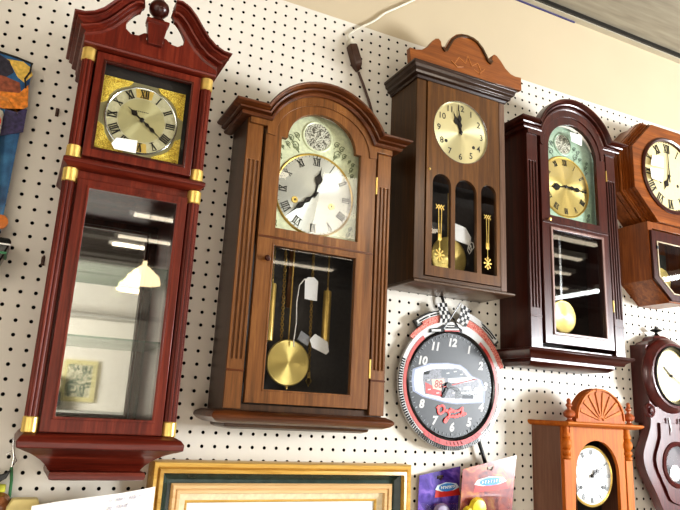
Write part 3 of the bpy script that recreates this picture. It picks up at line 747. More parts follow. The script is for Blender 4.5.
# ------------------------------------------------------------------ CLOCK 3: brown box clock with scrolled pediment
def box_clock():
    xl, xr = 15.5, 25.5; D = 4.5; c = 20.5
    R = thing('box_wall_clock', 'brown box wall clock with scrolled pediment and three arched windows', 'clock', (c, 0, 10.7))
    wd, wx = 'brown', 'brown_x'
    b = MB(); b.box(xl, xl+.45, 0, D-.05, 11.15, 30.2); b.box(xr-.45, xr, 0, D-.05, 11.15, 30.2); b.box(xl+.45, xr-.45, 0, .3, 11.15, 30.2); b.box(xl+.45, xr-.45, .3, D-.05, 29.7, 30.2)
    b.build('case', wd, R, .04)
    MB().box(xl+.45, xr-.45, .3, .35, 11.3, 22).build('back_lining', 'slate', R)
    cx, cz = 20.35, 25.55
    circ = arc(cx, cz, 3.02, 0, 360, 48)[:-1]
    wins = [archwin(17.25, 19.25, 12.5, 20.0, None, 16), archwin(19.7, 22.1, 12.5, 19.75, None, 16), archwin(22.6, 24.35, 12.5, 20.1, None, 16)]
    b = MB(); b.prism([rect(16.6, 24.75, 11.6, 29.9), circ] + wins, D-.25, D+.12); door = b.build('door', wood('door_walnut', '#321c0a', '#573614', '#764e22'), R, 0)
    b = MB(); b.box(xl-.03, 16.5, D-.3, D+.05, 11.2, 30.0); b.build('stile', wd, R, .05)
    b = MB(); b.box(24.85, xr+.03, D-.3, D+.05, 11.2, 30.0); b.build('stile', wood('sheen_brown', '#45301f', '#62493a', '#7d6555'), R, .05)  # reflected light on this stile is put into its paler wood colour
    MB().box(16.5, 24.85, D-.3, D+.03, 11.2, 11.55).build('bottom_rail', wx, R, .03)
    for w in wins:
        b = MB(); b.prism([[(p[0], p[1]) for p in w]], D-.12, D-.08); b.build('glass_pane', 'glass_strong', door)
    # dial
    ring(cx, D-.1, cz, 2.98, 3.12, .26).build('bezel', 'chrome', R)
    dial_disc(R, 'dial', cx, D-.02, cz, 3.0, 'champagne')
    b = MB(); arabic(b, cx, D, cz, 2.4, .85, .01); b.build('numerals', 'ink', R)
    hands(R, cx, D+.03, cz, (-24, 2.1), (-7, 2.75), ('spade', 'serpentine'), w=.2)
    for x in (cx-1.6, cx+1.5):
        MB().lathe((x, D-.02, cz-1.15), 'd', [(0, 0), (.16, 0), (.16, .04), (0, .04)], 14).build('winding_hole', 'ink', R)
    # crown moulding
    b = MB(); b.stack([(xl-.15, xr+.1, 0, D+.2, 29.75), (xl-.2, xr+.15, 0, D+.3, 30.0), (xl-.5, xr+.45, 0, D+.5, 30.1), (xl-.5, xr+.45, 0, D+.55, 30.35), (xl-.72, xr+.7, 0, D+.8, 30.5), (xl-.78, xr+.76, 0, D+.85, 30.8), (xl-.9, xr+.9, 0, D+.95, 30.9), (xl-.9, xr+.9, 0, D+.95, 31.1), (xl-.8, xr+.8, 0, D+.85, 31.15)])
    b.build('crown_moulding', wood('ebonised_wood', '#1e120c', '#2f1d13', '#45301f', 'X'), R, .03)
    # scrolled pediment, tilted a little so that its right end lifts
    half = [(6.35, -.02), (6.4, 1.45), (5.7, 1.4), (5.1, 1.55), (4.5, 2.0), (3.95, 2.75), (3.55, 3.15), (3.2, 3.25), (2.95, 3.0), (2.9, 2.6), (2.7, 2.35), (2.45, 2.5), (2.15, 3.05), (1.75, 3.75), (1.2, 4.25), (.6, 4.5), (0, 4.58)]
    pc, pd = 21.25, 4.0
    pts = [(-x, z) for x, z in half] + [(x, z) for x, z in half[::-1][1:]]
    a = radians(3.0)
    tr = lambda p: (pc+p[0]*1.03*cos(a)-p[1]*sin(a), 31.55+p[0]*sin(a)+p[1]*.97*cos(a))
    b = MB(); b.prism([[tr(p) for p in pts]], pd, pd+.55); ped = b.build('pediment', wood('pediment_walnut', '#542c10', '#80491f', '#9c6230', 'X'), R, .04)
    b = MB(); top = [tr(p) for p in pts[1:-1]]
    i0 = 7; mid = top[9:-9] if False else top
    inner = [tr((p[0]*.97, p[1]-.28)) for p in pts[9:-9]]; outer_ = [tr(p) for p in pts[9:-9]]
    b.ribbon(inner, .2, pd+.5, pd+.7); b.build('pediment_bead', 'brown', ped)
    b = MB(); L = [[(-1.6, .9), (-1.0, 1.8), (-.3, 1.3), (0, 2.2), (.4, 1.2), (1.1, 1.7), (1.5, .8)], [(-1.9, 1.2), (-1.3, .7), (-.6, .9)], [(1.9, 1.2), (1.3, .6), (.7, .9)]]
    for l in L: b.ribbon([tr(p) for p in l], .1, pd+.54, pd+.57)
    b.build('pediment_carving', wood('carving_walnut', '#7d4a22', '#9c6231', '#b07840', 'X'), ped)
    # bottom plate
    b = MB(); b.stack([(xl-.05, xr+.35, 0, D+.15, 11.15), (xl-.08, xr+.75, 0, D+.3, 11.1), (xl-.08, xr+.75, 0, D+.3, 10.92), (xl, xr+.6, 0, D+.2, 10.85)]); b.build('bottom_plate', wood('plate_wood', '#3b2a20', '#564233', '#6d5845', 'X'), R, .03)
    # pendulum
    pendulum(R, 20.95, 2.0, 14.2, 1.95, 20.5)
    # gilt ornaments on the side panes
    for x, s in ((18.2, 1), (23.45, .85)):
        b = MB(); d = D-.075; f = d+.015
        for k in (-1, 0, 1):
            b.ribbon([(x+.26*k*s-.16*s, 18.15), (x+.26*k*s+.16*s, 17.75)], .06, d, f); b.ribbon([(x+.26*k*s-.16*s, 17.75), (x+.26*k*s+.16*s, 18.15)], .06, d, f)
        b.ribbon([(x-.16*s, 17.75), (x-.1*s, 15.1)], .04, d, f); b.ribbon([(x+.16*s, 17.75), (x+.1*s, 15.1)], .04, d, f)
        b.prism([rect(x-.18, x+.18, 14.9, 15.5)], d, f)
        b.ribbon([(x, 14.9), (x, 13.7)], .05, d, f)
        for k in range(8):
            aa = k*pi/4; b.ribbon([(x, 13.6), (x+.42*s*cos(aa), 13.6+.5*sin(aa))], .08, d, f)
            b.prism([arc(x+.42*s*cos(aa), 13.6+.5*sin(aa), .1, 0, 360, 8)[:-1]], d, f)
        b.build('gilt_ornament', 'gold', door)
    t = price_tag_or_patch('white price tag on a loop behind the middle window of the box clock', [(19.85, 15.4), (21.9, 15.1), (22.0, 15.9), (21.4, 16.7), (19.85, 17.0)], 3.9)
    b = MB(); b.tube([(21.75, 3.95, 15.5), (22.0, 4.2, 15.3), (22.05, 4.25, 14.9), (21.75, 4.2, 14.5), (21.6, 4.15, 14.75), (21.8, 4.1, 15.1), (21.95, 4.05, 14.6), (21.75, 4.0, 14.3), (21.55, 4.0, 14.6), (21.75, 3.95, 15.4)], .045, 6); b.build('string', 'string', t)
    MB().lathe((16.9, D+.12, 21.2), 'd', [(.1, 0), (.12, .05), (.08, .12), (0, .14)], 12).build('latch', 'gold', door)
box_clock()

# ------------------------------------------------------------------ CLOCK 5: octagonal school clock
def octagon(cx, cz, h, hz=None):
    hz = hz or h; k = .414
    return [(cx-k*h, cz+hz), (cx+k*h, cz+hz), (cx+h, cz+k*hz), (cx+h, cz-k*hz), (cx+k*h, cz-hz), (cx-k*h, cz-hz), (cx-h, cz-k*hz), (cx-h, cz+k*hz)]
def octagon_clock():
    cx, cz = 49.5, 27.5
    R = thing('octagonal_wall_clock', 'reddish octagonal wall clock with ivory dial at the right edge', 'clock', (cx, 0, 13))
    b = MB(); secs = []
    for h, d in ((6.1, 0), (6.1, 1.3), (6.25, 1.35), (6.25, 1.8), (6.1, 1.85), (6.1, 1.95), (6.35, 2.0), (6.35, 2.5), (6.15, 2.55), (6.15, 2.65), (6.35, 2.7), (6.3, 2.9)):
        secs.append([(x, d, z) for x, z in octagon(cx, cz, h)])
    b.loft(secs); b.build('case', 'amber', R, .02)
    b = MB(); secs = []
    for h, d in ((6.2, 2.9), (6.2, 3.05), (6.0, 3.0), (6.0, 3.3), (5.85, 3.25), (5.85, 3.6), (5.72, 3.55), (5.75, 3.9)):
        secs.append([(x, d, z) for x, z in octagon(cx, cz, h)])
    b.loft(secs); b.build('stepped_moulding', 'amber', R)
    b = MB(); b.prism([octagon(cx, cz, 5.72), arc(cx, cz, 4.2, 0, 360, 56)[:-1]], 3.85, 4.05); b.build('face_board', 'amber_x', R, .04)
    b = MB(); b.ringlathe((cx, 3.85, cz), [(4.05, 0), (4.45, .15), (4.5, .35), (4.3, .5), (4.1, .4)], 56); b.build('bezel', 'mahogany', R)
    dial_disc(R, 'dial', cx, 3.92, cz, 4.12, 'ivory')
    b = MB(); roman(b, cx, 3.93, cz, 3.3, .95, .14); minute_track(b, cx, 3.93, cz, 3.95, 4.05, .03); b.build('numerals', 'ink', R)
    hands(R, cx, 3.98, cz, (-152, 2.0), (0, 3.7), ('spade', 'thin'), w=.25)
    for x in (cx-1.4, cx+1.4): MB().lathe((x, 3.9, cz-.9), 'd', [(0, 0), (.18, 0), (.18, .05), (0, .05)], 14).build('winding_hole', 'ink', R)
    # drop box
    x0, x1 = 45.5, 53.5; bot = [(x0, 15.2), (x0+2.6, 13.0), (x1-2.6, 13.0), (x1, 15.2)]
    b = MB(); b.prism([[(x0, 21.6)] + bot + [(x1, 21.6)], [(x0+.7, 20.9), (x0+.7, 15.5), (x0+2.8, 13.7), (x1-2.8, 13.7), (x1-.7, 15.5), (x1-.7, 20.9)]], .3, 3.9)
    b.prism([[(x0, 21.6)] + bot + [(x1, 21.6)]], 0, .31)
    b.build('drop_box', 'amber', R, .03)
    win = [(x0+1.0, 19.3), (x0+1.0, 15.65), (x0+3.0, 14.0), (x1-3.0, 14.0), (x1-1.0, 15.65), (x1-1.0, 19.3)]
    b = MB(); b.prism([[(x0+.15, 20.6), (x0+.15, 15.25), (x0+2.65, 13.15), (x1-2.65, 13.15), (x1-.15, 15.25), (x1-.15, 20.6)], win], 3.9, 4.2); dr = b.build('door', 'mahogany', R, .05)
    wi = [(49.5+(p[0]-49.5)*1.06, 16.7+(p[1]-16.7)*1.06) for p in win]
    b = MB(); b.prism([wi, win], 4.18, 4.28); b.build('window_bead', plain('bead_sheen', '#b5a58c', .3, .5), dr, .03)  # whitish reflection along the wooden edge, put into the bead colour
    b = MB(); b.prism([wi], 3.98, 4.04); b.build('glass_pane', 'glass_strong', dr)
    b = MB(); b.prism([wi], .35, .4); b.build('back_lining', plain('grey_lining', '#59615c', .3), R)
    pendulum(R, 49.5, 2.0, 15.8, 1.5, 20.5, 'gold')
    for z in (18.8,): MB().box(x0+.75, x0+1.0, 4.2, 4.32, z-.25, z+.1).build('hook_latch', 'ink', dr)
    price_tag_or_patch('upper white patch on the ivory dial of the octagonal clock', [(46.2, 28.05), (48.3, 28.2), (48.3, 29.5), (46.6, 29.3)], 4.3)  # plain white patch in front of the dial
    price_tag_or_patch('lower white patch on the ivory dial of the octagonal clock', [(46.2, 26.5), (47.9, 26.4), (48.2, 27.9), (46.1, 27.7)], 4.3)  # second plain white patch, just below the first
octagon_clock()

# ------------------------------------------------------------------ CLOCK 6: light orange mantel-style clock
def oak_clock():
    x0, x1 = 32.2, 41.0; D = 3.9; zb = -14
    R = thing('orange_wall_clock', 'light orange wooden clock with sunburst arch and turned finials', 'clock', (36.6, 0, zb))
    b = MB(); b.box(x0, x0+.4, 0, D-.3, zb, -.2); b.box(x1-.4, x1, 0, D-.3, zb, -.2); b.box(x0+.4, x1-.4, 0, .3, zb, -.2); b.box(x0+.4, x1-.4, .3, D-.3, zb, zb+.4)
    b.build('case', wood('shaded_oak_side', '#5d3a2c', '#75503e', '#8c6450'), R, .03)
    win = archwin(33.75, 39.2, -13.2, -4.4, 3.0, 24)
    b = MB(); b.prism([rect(x0+.95, x1-.95, zb, -.2), win], D-.35, D); b.build('front_panel', 'oak', R, .04)
    for x in (x0+.5, x1-.5):
        b = MB(); b.box(x-.45, x+.45, D-.35, D+.1, zb, -3.1)
        b.box(x-.45, x+.45, D-.35, D-.1, -3.1, -.2)
        co = b.build('corner_post', 'oak', R, .04)
        pr = [(.3, 0), (.44, .1), (.44, .3), (.3, .4), (.42, .5), (.46, .65), (.42, .8), (.28, .9), (.4, 1.0), (.52, 1.25), (.52, 1.5), (.4, 1.75), (.28, 1.85), (.4, 1.95), (.44, 2.1), (.36, 2.3), (.3, 2.4), (.3, 2.9)]
        MB().lathe((x, D-.05, -3.1), 'z', [(r*.95, t) for r, t in pr], 22).build('turned_baluster', 'oak', co)
    b = MB(); b.stack([(x0-.15, x1+.1, 0, D+.5, -.25), (x0-.4, x1+.3, 0, D+1.1, -.12), (x0-.5, x1+.4, 0, D+1.3, .02), (x0-.5, x1+.4, 0, D+1.3, .15), (x0-.4, x1+.3, 0, D+1.2, .22)])
    b.build('top_slab', 'oak_x', R, .03)
    # sunburst pediment
    cx = 36.85; b = MB(); b.prism([[(cx+3.15, .2)] + arc(cx, .45, 3.15, 0, 180, 32, 2.95) + [(cx-3.15, .2)]], D-.6, D+.3)
    sb = b.build('sunburst_arch', wood('sunburst_board', '#7a3a10', '#a4571c', '#c0752c', rough=.6, coat=0), R, .06)
    b = MB()
    for k in range(1, 9):
        a = radians(20*k); 
        b.prism([[(cx+.25*cos(a-.25), .3+.25*sin(a-.25)+.1), (cx+2.75*cos(a-.07), .4+2.6*sin(a-.07)), (cx+2.85*cos(a), .4+2.7*sin(a)), (cx+2.75*cos(a+.07), .4+2.6*sin(a+.07)), (cx+.25*cos(a+.25), .3+.25*sin(a+.25)+.1)]], D+.28, D+.4)
    b.build('sunburst_rays', wood('ray_oak', '#8c440f', '#ad6019', '#c2782a', rough=.6, coat=0), sb, .03)
    b = MB(); b.ribbon(arc(cx, .45, 3.0, 2, 178, 32, 2.8), .14, D+.28, D+.42); b.build('arch_rim', 'oak', sb)
    for x in (x0+.75, x1-.35):
        MB().lathe((x, D+.2, .2), 'z', [(.32, 0), (.36, .08), (.2, .2), (.2, .3), (.5, .5), (.55, .75), (.42, .95), (.18, 1.1), (.16, 1.25), (.3, 1.4), (.3, 1.5), (.16, 1.65), (.22, 1.85), (.12, 2.05), (0, 2.1)], 22).build('finial', wood('finial_oak', '#7d3a1c', '#9c5028', '#b46a3a'), R)
    # dial
    c, cz, dd = 36.45, -4.6, 3.1
    MB().box(x0+.4, x1-.4, .3, .35, zb+.4, -.3).build('back_lining', 'dark', R)
    ring(c, dd-.05, cz, 2.5, 2.72, .16).build('bezel', 'gold', R)
    dial_disc(R, 'dial', c, dd, cz, 2.55, 'white_dial')
    ring(c, dd, cz, 1.55, 1.7, .03).build('inner_ring', plain('grey_ring', '#8a8d92', .35, .6), R)
    b = MB(); roman(b, c, dd+.01, cz, 2.12, .42, .04); b.build('numerals', plain('grey_print', '#8d9298', .5), R)
    hands(R, c, dd+.1, cz, (50, 1.05), (59, 1.6), w=.15)
    for x in (c-1.35, c+1.35): MB().lathe((x, dd, cz-1.0), 'd', [(0, 0), (.16, 0), (.16, .05), (0, .05)], 14).build('winding_hole', 'ink', R)
oak_clock()

# ------------------------------------------------------------------ CLOCK 7: dark figure-eight clock
def eight_clock():
    cx, cz = 49.4, 5.5
    R = thing('figure_eight_wall_clock', 'dark rosewood figure eight clock with round cream dial and small finial', 'clock', (cx, 0, -8))
    b = MB(); b.box(46.3, 52.5, 0, 2.0, .5, 8.6); b.box(46.9, 51.9, 0, 1.9, -5.6, .5); b.build('case', 'rosewood', R, .06)
    b = MB(); b.ringlathe((cx, 1.9, cz), [(2.8, 0), (3.85, 0), (3.95, .25), (3.75, .6), (3.5, .75), (3.35, .95), (3.1, 1.0), (2.95, .8), (2.8, .45)], 64); b.build('round_moulding', 'rosewood', R)
    b = MB(); b.ringlathe((cx, 2.2, cz), [(2.75, 0), (3.12, .3), (3.1, .82), (2.98, .9), (2.85, .7), (2.75, .4)], 64); b.build('bezel', 'blackplastic', R)
    dial_disc(R, 'dial', cx, 2.35, cz, 2.85, 'ivory')
    b = MB(); arabic(b, cx, 2.36, cz, 2.25, .62, -.01); minute_track(b, cx, 2.36, cz, 2.6, 2.7, .02); b.build('numerals', plain('faded_print', '#8d8567', .5), R)
    hands(R, cx, 2.42, cz, (-51, 1.4), (120, 2.2), ('bar', 'thin'), w=.13)
    # finial on stepped cap
    b = MB(); b.stack([(cx-2.6, cx+2.6, .2, 1.9, 8.6), (cx-2.3, cx+2.3, .2, 1.8, 8.9), (cx-1.4, cx+1.4, .2, 1.7, 9.2), (cx-1.2, cx+1.2, .3, 1.6, 9.6), (cx-.6, cx+.6, .5, 1.5, 9.8)]); b.build('top_cap', 'rosewood_x', R, .05)
    MB().lathe((cx, 1.0, 9.75), 'z', [(.45, 0), (.3, .15), (.16, .3), (.16, .45), (.6, .6), (.65, .7), (.3, .85), (.14, .95), (.16, 1.1), (0, 1.15)], 20).build('finial', 'blackplastic', R)
    # lower lyre plate
    pts = [(3.3, 2.2), (3.3, .45), (3.6, -.3), (4.2, -1.4), (4.7, -2.4), (4.75, -3.3), (4.3, -4.5), (3.6, -5.6), (2.9, -6.7), (2.5, -7.6), (1.9, -8.4), (0, -8.9)]
    pts = smooth_pts(pts)
    loop = [(cx-x, z) for x, z in pts] + [(cx+x, z) for x, z in pts[::-1][1:]]
    hole = arc(cx, -3.5, 1.95, 0, 360, 40)[:-1]
    b = MB(); b.prism([loop, hole], 1.2, 2.2); pl = b.build('lyre_plate', 'rosewood', R, .12)
    inn = [(cx+(p[0]-cx)*.68, -3.6+(p[1]+3.6)*.72) for p in loop]
    b = MB(); b.prism([inn, hole], 2.18, 2.45); b.build('lyre_raised_panel', 'rosewood', pl, .1)
    b = MB(); b.ringlathe((cx, 2.4, -3.5), [(1.85, 0), (2.3, 0), (2.3, .15), (2.05, .28), (1.85, .15)], 40); b.build('pendulum_ring', 'rosewood', pl)
    disc(cx, 1.2, 1.25, -3.5, 2.0).build('back_lining', plain('grey_back', '#8d9a92', .4), R)
    pendulum(R, cx, 1.7, -3.2, 1.1, -1.9)
    disc(cx, 2.4, 2.44, -3.5, 1.9).build('glass_pane', 'glass_strong', R)
    for s in (-1, 1):
        MB().lathe((cx+s*3.25, 1.9, 1.75), 'd', [(.72, 0), (.75, .25), (.6, .4), (.45, .3), (.35, .3), (.3, .5), (0, .6)], 28).build('rosette', 'rosewood', R)
        b = MB(); b.tube([(cx+s*.9, 2.4, 1.1), (cx+s*.8, 2.5, .0), (cx+s*.9, 2.4, -.6)], .12, 8); b.build('carved_reed', 'rosewood', pl)
    t = thing('price_sticker', 'white octagonal price sticker on the lower glass of the rosewood clock', 'sticker', (49.1, 2.26, -4.2))
    b = MB(); b.prism([octagon(48.85, -4.3, .75)], 2.46, 2.48); b.build('sticker_face', 'paper', t)
def smooth_pts(p, k=2):
    for _ in range(k):
        q = [p[0]]
        for a, b in zip(p[:-1], p[1:]):
            q += [(a[0]*.75+b[0]*.25, a[1]*.75+b[1]*.25), (a[0]*.25+b[0]*.75, a[1]*.25+b[1]*.75)]
        p = q+[p[-1]]
    return p
eight_clock()

# ------------------------------------------------------------------ racing clock
def racing_clock():
    cx, cz, d0 = 22.1, 2.85, .35
    R = thing('racing_wall_clock', 'round black racing wall clock with checkered flags and a stock car', 'clock', (cx, 0, cz-5.7))
    T = 1.0
    white = plain('white_print', '#b8b7b5', .45, var=.02); red = plain('red_print', '#b0241e', .4); pink = plain('salmon_print', '#d98a80', .4)
    black = plain('gloss_black', '#121214', .2, coat=.5)
    shade = plain('case_grey', '#3b3a3a', .4)
    b = MB(); b.lathe((cx, 0, cz), 'd', [(0, 0), (4.9, 0), (5.0, .2), (5.0, T-.1), (0, T-.1)], 72); b.build('case', shade, R)
    b = MB(); b.ringlathe((cx, T-.25, cz), [(4.6, 0), (5.65, 0), (5.68, .2), (5.6, .3), (4.6, .25)], 80); b.build('outer_ring', white, R)
    b = MB()
    for k in range(96):
        a = radians(-200+220*k/95) if k < 96 else 0
        b.ribbon([(cx+5.34*cos(a), cz+5.34*sin(a)), (cx+5.62*cos(a), cz+5.62*sin(a))], .13, T+.03, T+.065)
    b.build('black_teeth', black, R)
    def band(r0, r1, a0, a1, n=40): return arc(cx, cz, r0, a0, a1, n) + arc(cx, cz, r1, a1, a0, n)
    b = MB(); b.prism([band(4.82, 5.18, -232, 52, 80)], T-.1, T+.07); b.build('red_ring', plain('salmon_red', '#b03a30', .4), R)
    b = MB(); b.prism([band(4.8, 5.3, -125, -52, 40)], T, T+.085); b.build('red_name_band', red, R)
    b = MB()
    for k in range(15):
        a = -120+64*k/14
        if k == 4: continue
        text(b, 'DALEOJARRETTOX'[k % 14], cx+5.05*cos(radians(a)), T+.09, cz+5.05*sin(radians(a)), .36, .02, 0, 1, -a-90) if False else b.ribbon([(cx+4.95*cos(radians(a)), cz+4.95*sin(radians(a))), (cx+5.17*cos(radians(a+1.2)), cz+5.17*sin(radians(a+1.2)))], .07, T+.085, T+.09)
    b.build('band_lettering', plain('dark_red_letters', '#701d1a', .5), R)
    b = MB(); b.ringlathe((cx, T-.1, cz), [(4.58, 0), (4.85, 0), (4.85, .2), (4.7, .3), (4.58, .2)], 80); b.build('bezel', black, R)
    dial_disc(R, 'dial', cx, T-.02, cz, 4.65, 'black_satin')
    b = MB(); arabic(b, cx, T-.01, cz, 3.72, 1.0, .045, .2); b.build('numerals', white, R)
    b = MB(); minute_track(b, cx, T-.015, cz, 4.25, 4.42, .05); b.build('minute_marks', plain('grey_marks', '#8f9498', .5), R)
    # red blocks, strips and flags standing above the ring
    brick = filigree('red_brick_print', '#b43328', '#d8988a', 260, 0, .5)
    for q in ((5.2, 6.72, 100, 127), (5.2, 6.95, 38, 76)):
        plate = MB(); plate.prism([band(*q, 24)], T-.5, T-.1); plate.build('top_plate', shade, R)
    for q in ((5.3, 6.02, 122, 139), (5.4, 6.25, 101, 122), (5.6, 6.3, 50, 73), (5.3, 6.2, 18, 50)):
        b = MB(); b.prism([band(*q, 12)], T-.12, T+.02); b.build('brick_block', brick, R)
    for q in ((6.28, 6.68, 101, 126), (6.36, 6.92, 40, 74)):
        b = MB(); b.prism([band(*q, 12)], T-.12, T+.0); b.build('white_strip', white, R)
    b = MB(); b.prism([band(6.36, 6.48, 103, 112, 8)], T, T+.02); b.prism([band(6.36, 6.48, 114, 124, 8)], T, T+.02); b.prism([band(6.68, 6.8, 42, 60, 8)], T, T+.02); b.prism([band(6.45, 6.58, 44, 58, 8)], T, T+.02); b.prism([band(6.62, 6.72, 101, 126, 12)], T, T+.02); b.build('strip_lines', black, R)
    # flags
    def flag(x0, z0, ang, w, h, flip):
        a = radians(ang); fl = MB(); ck = MB(); nx, nz = 4, 5
        def put(u, v):
            bend = .12*sin(v*5); return (x0+(u*w+bend)*cos(a)-v*h*sin(a), z0+(u*w+bend)*sin(a)+v*h*cos(a))
        fl.prism([[put(0, 0)] + [put(u/6, 0) for u in range(1, 7)] + [put(1, v/6) for v in range(1, 7)] + [put(u/6, 1) for u in range(5, -1, -1)] + [put(0, v/6) for v in range(5, 0, -1)]], T+.12, T+.18)
        for i in range(nx):
            for j in range(nz):
                if (i+j) % 2: ck.ngon([put(i/nx, j/nz), put((i+1)/nx, j/nz), put((i+1)/nx, (j+1)/nz), put(i/nx, (j+1)/nz)], T+.18, T+.2)
        f = fl.build('checkered_flag', white, R); ck.build('checks', black, f)
    flag(cx-1.5, cz+5.4, 6, 1.05, 1.8, 1); flag(cx+.35, cz+5.75, -24, 1.1, 1.75, 1)
    b = MB(); b.tube([(cx-1.2, T+.1, cz+7.4), (cx+.9, T+.1, cz+4.85)], .06, 6); b.tube([(cx+.85, T+.1, cz+7.5), (cx-1.0, T+.1, cz+4.9)], .06, 6); b.build('flag_pole', 'blackplastic', R)
    # small car silhouette under the flags
    b = MB(); b.prism([[(cx-2.6, cz+4.4), (cx-2.5, cz+4.75), (cx-1.5, cz+4.95), (cx-1.0, cz+5.3), (cx+.3, cz+5.35), (cx+1.0, cz+5.05), (cx+1.1, cz+4.6), (cx-1, cz+4.62)]], T+.05, T+.14); b.build('small_car', black, R)
    b = MB(); b.ribbon([(cx-2.3, cz+4.62), (cx-1.4, cz+4.72)], .2, T+.14, T+.16); b.ribbon([(cx-.9, cz+4.85), (cx+.6, cz+5.0)], .14, T+.14, T+.16); b.ribbon([(cx-.8, cz+5.15), (cx+.1, cz+5.2)], .09, T+.14, T+.16); b.build('small_car_highlights', white, R)
    b = MB(); b.ribbon([(cx-.9, cz+4.72), (cx+.7, cz+4.85)], .1, T+.14, T+.165); b.build('small_car_stripe', red, R)
    # printed stock car
    art = {'glow': [(-3.67, 0.11), (-3.57, 1.02), (-1.97, 1.6), (-0.07, 1.78), (1.23, 1.71), (1.89, 1.37), (2.42, 0.88), (3.49, 0.58), (3.86, -0.24), (3.77, -1.3), (0.85, -1.57), (-0.42, -1.5), (-2.55, -1.15), (-3.53, -0.74)], 'body': [(-2.71, 0.88), (-1.84, 1.2), (-0.83, 1.33), (0.84, 1.5), (1.5, 1.39), (2.16, 0.81), (3.36, 0.57), (3.62, -0.04), (3.48, -1.1), (-0.04, -1.24), (-2.55, -0.98), (-2.76, 0.17)], 'shield': [(-0.77, 1.21), (1.1, 1.4), (2.02, 0.78), (-0.06, 0.53), (-0.8, 0.61)], 'rear': [(-2.68, 0.88), (-1.94, 1.06), (-2.15, 0.74), (-2.68, 0.66)], 'grille': [(0.66, -0.54), (3.55, -0.31), (3.48, -1.08), (0.72, -1.23)], 'bar': [(1.37, -0.6), (2.84, -0.51), (2.84, -0.66), (1.37, -0.74)], 'air': [(1.5, -0.85), (2.75, -0.78), (2.75, -1.12), (1.5, -1.19)], 'side': [(-2.51, 0.03), (-1.7, -0.25), (-0.49, -0.69), (-0.53, -1.14), (-2.43, -0.9)], 'door': [(-1.83, 0.31), (-0.51, 0.47), (-0.3, -0.68), (-1.69, -0.47)], 'hood': [(-0.06, 0.5), (2.02, 0.75), (2.95, 0.49), (1.11, 0.11), (-0.06, 0.19)], 'h1': [(0.78, -0.43), (0.91, -0.26), (1.24, -0.24), (1.37, -0.39), (1.17, -0.49)], 'h2': [(2.75, -0.31), (2.95, -0.09), (3.35, -0.08), (3.46, -0.26), (3.08, -0.41)], 'mid': [(1.69, -0.11), (2.42, -0.01), (2.48, -0.32), (1.63, -0.37)], 'wheel': [(-0.75, -0.01), (-0.31, 0.12), (-0.2, -0.79), (-0.55, -1.22), (-0.78, -0.83)]}
    sx = -.35
    car = None
    glowm = plain('pale_blue_glow', '#d9dcea', .5, var=.03); halo = plain('blue_grey_halo', '#8a93ad', .5, var=.1)
    def poly(k, z, m, name, parent, scale=1.0):
        P = art[k]; gx = sum(p[0] for p in P)/len(P); gz = sum(p[1] for p in P)/len(P)
        pts = [(cx+sx+gx+(p[0]-gx)*scale, cz+gz+(p[1]-gz)*scale) for p in P]
        return MB().prism([pts], T-.015+.003*z, T-.015+.003*(z+1)).build(name, m, parent)
    poly('glow', 0, halo, 'halo', R, 1.07)
    car = poly('glow', 1, glowm, 'printed_car', R)
    poly('body', 2, plain('silver_grey_print', '#6e7078', .4, var=.5, scale=300), 'car_body', car)
    poly('shield', 3, plain('windscreen_print', '#38414a', .35, var=.3, scale=200), 'windscreen', car); poly('rear', 3, black, 'rear_window', car)
    poly('hood', 3, plain('hood_print', '#c9ccd6', .4), 'hood', car); poly('side', 3, red, 'side_stripe', car)
    poly('door', 4, plain('door_print', '#ddb49c', .4), 'door_panel', car); poly('grille', 3, black, 'grille', car)
    poly('bar', 5, white, 'bumper_bar', car); poly('air', 4, plain('air_dam', '#46494f', .5), 'air_dam', car)
    for k in ('h1', 'h2', 'mid'): poly(k, 5, white, 'headlight', car)
    poly('wheel', 5, black, 'wheel', car)
    b = MB(); text(b, '88', cx+sx-1.15, T+.004, cz-.08, .95, .02, .2, .9); b.build('car_number', plain('number_red', '#8a1f1c', .4), car)
    b = MB()
    for px, pz in ((-.1, .95), (.7, 1.15), (1.4, .95), (-2.2, .2), (-2.1, -.6), (-1.2, -.85), (.5, -.75), (3.2, -.7)):
        b.ribbon([(cx+sx+px-.12, cz+pz), (cx+sx+px+.14, cz+pz+.05)], .1, T+.0, T+.005)
    b.build('sponsor_patches', white, car)
    # red signature
    sig = [[(-1.08, -1.93), (-1.16, -2.51), (-0.88, -2.65), (-0.41, -2.3), (-0.58, -1.8), (-1.26, -2.11)], [(-0.36, -2.35), (-0.13, -2.22), (-0.03, -2.51), (0.12, -2.24), (0.27, -2.07), (0.25, -2.44), (0.48, -2.16), (0.61, -2.42), (0.79, -2.24), (1.04, -2.28), (1.6, -1.87), (1.4, -2.27), (1.79, -2.5)], [(0.12, -2.38), (0.0, -2.84), (-0.31, -3.35), (-0.53, -3.16), (0.0, -2.75), (0.35, -2.82), (0.51, -2.66), (0.64, -2.89), (0.83, -2.6), (0.92, -2.85), (1.15, -2.48), (1.25, -2.78), (1.43, -2.32), (1.53, -2.67), (1.86, -2.45)]]
    b = MB()
    for l in sig: b.ribbon([(cx+sx+p[0], cz+p[1]) for p in smooth_pts(l, 2)], .17, T-.01, T+.03)
    b.build('red_signature', plain('signature_red', '#ff3a30', .4, var=.05), R)
    # hands
    hand(cx-.4, T+.02, cz-.12, 106, 1.3, 'bar', .3).build('hour_hand', black, R)
    hand(cx-.4, T+.06, cz-.12, -150, 1.3, 'bar', .3).build('minute_hand', black, R)
    hand(cx-.4, T+.1, cz-.12, 76, 3.3, 'thin', .12).build('second_hand', red, R)
    disc(cx-.4, T+.0, T+.15, cz-.12, .3, 20).build('hand_hub', black, R)
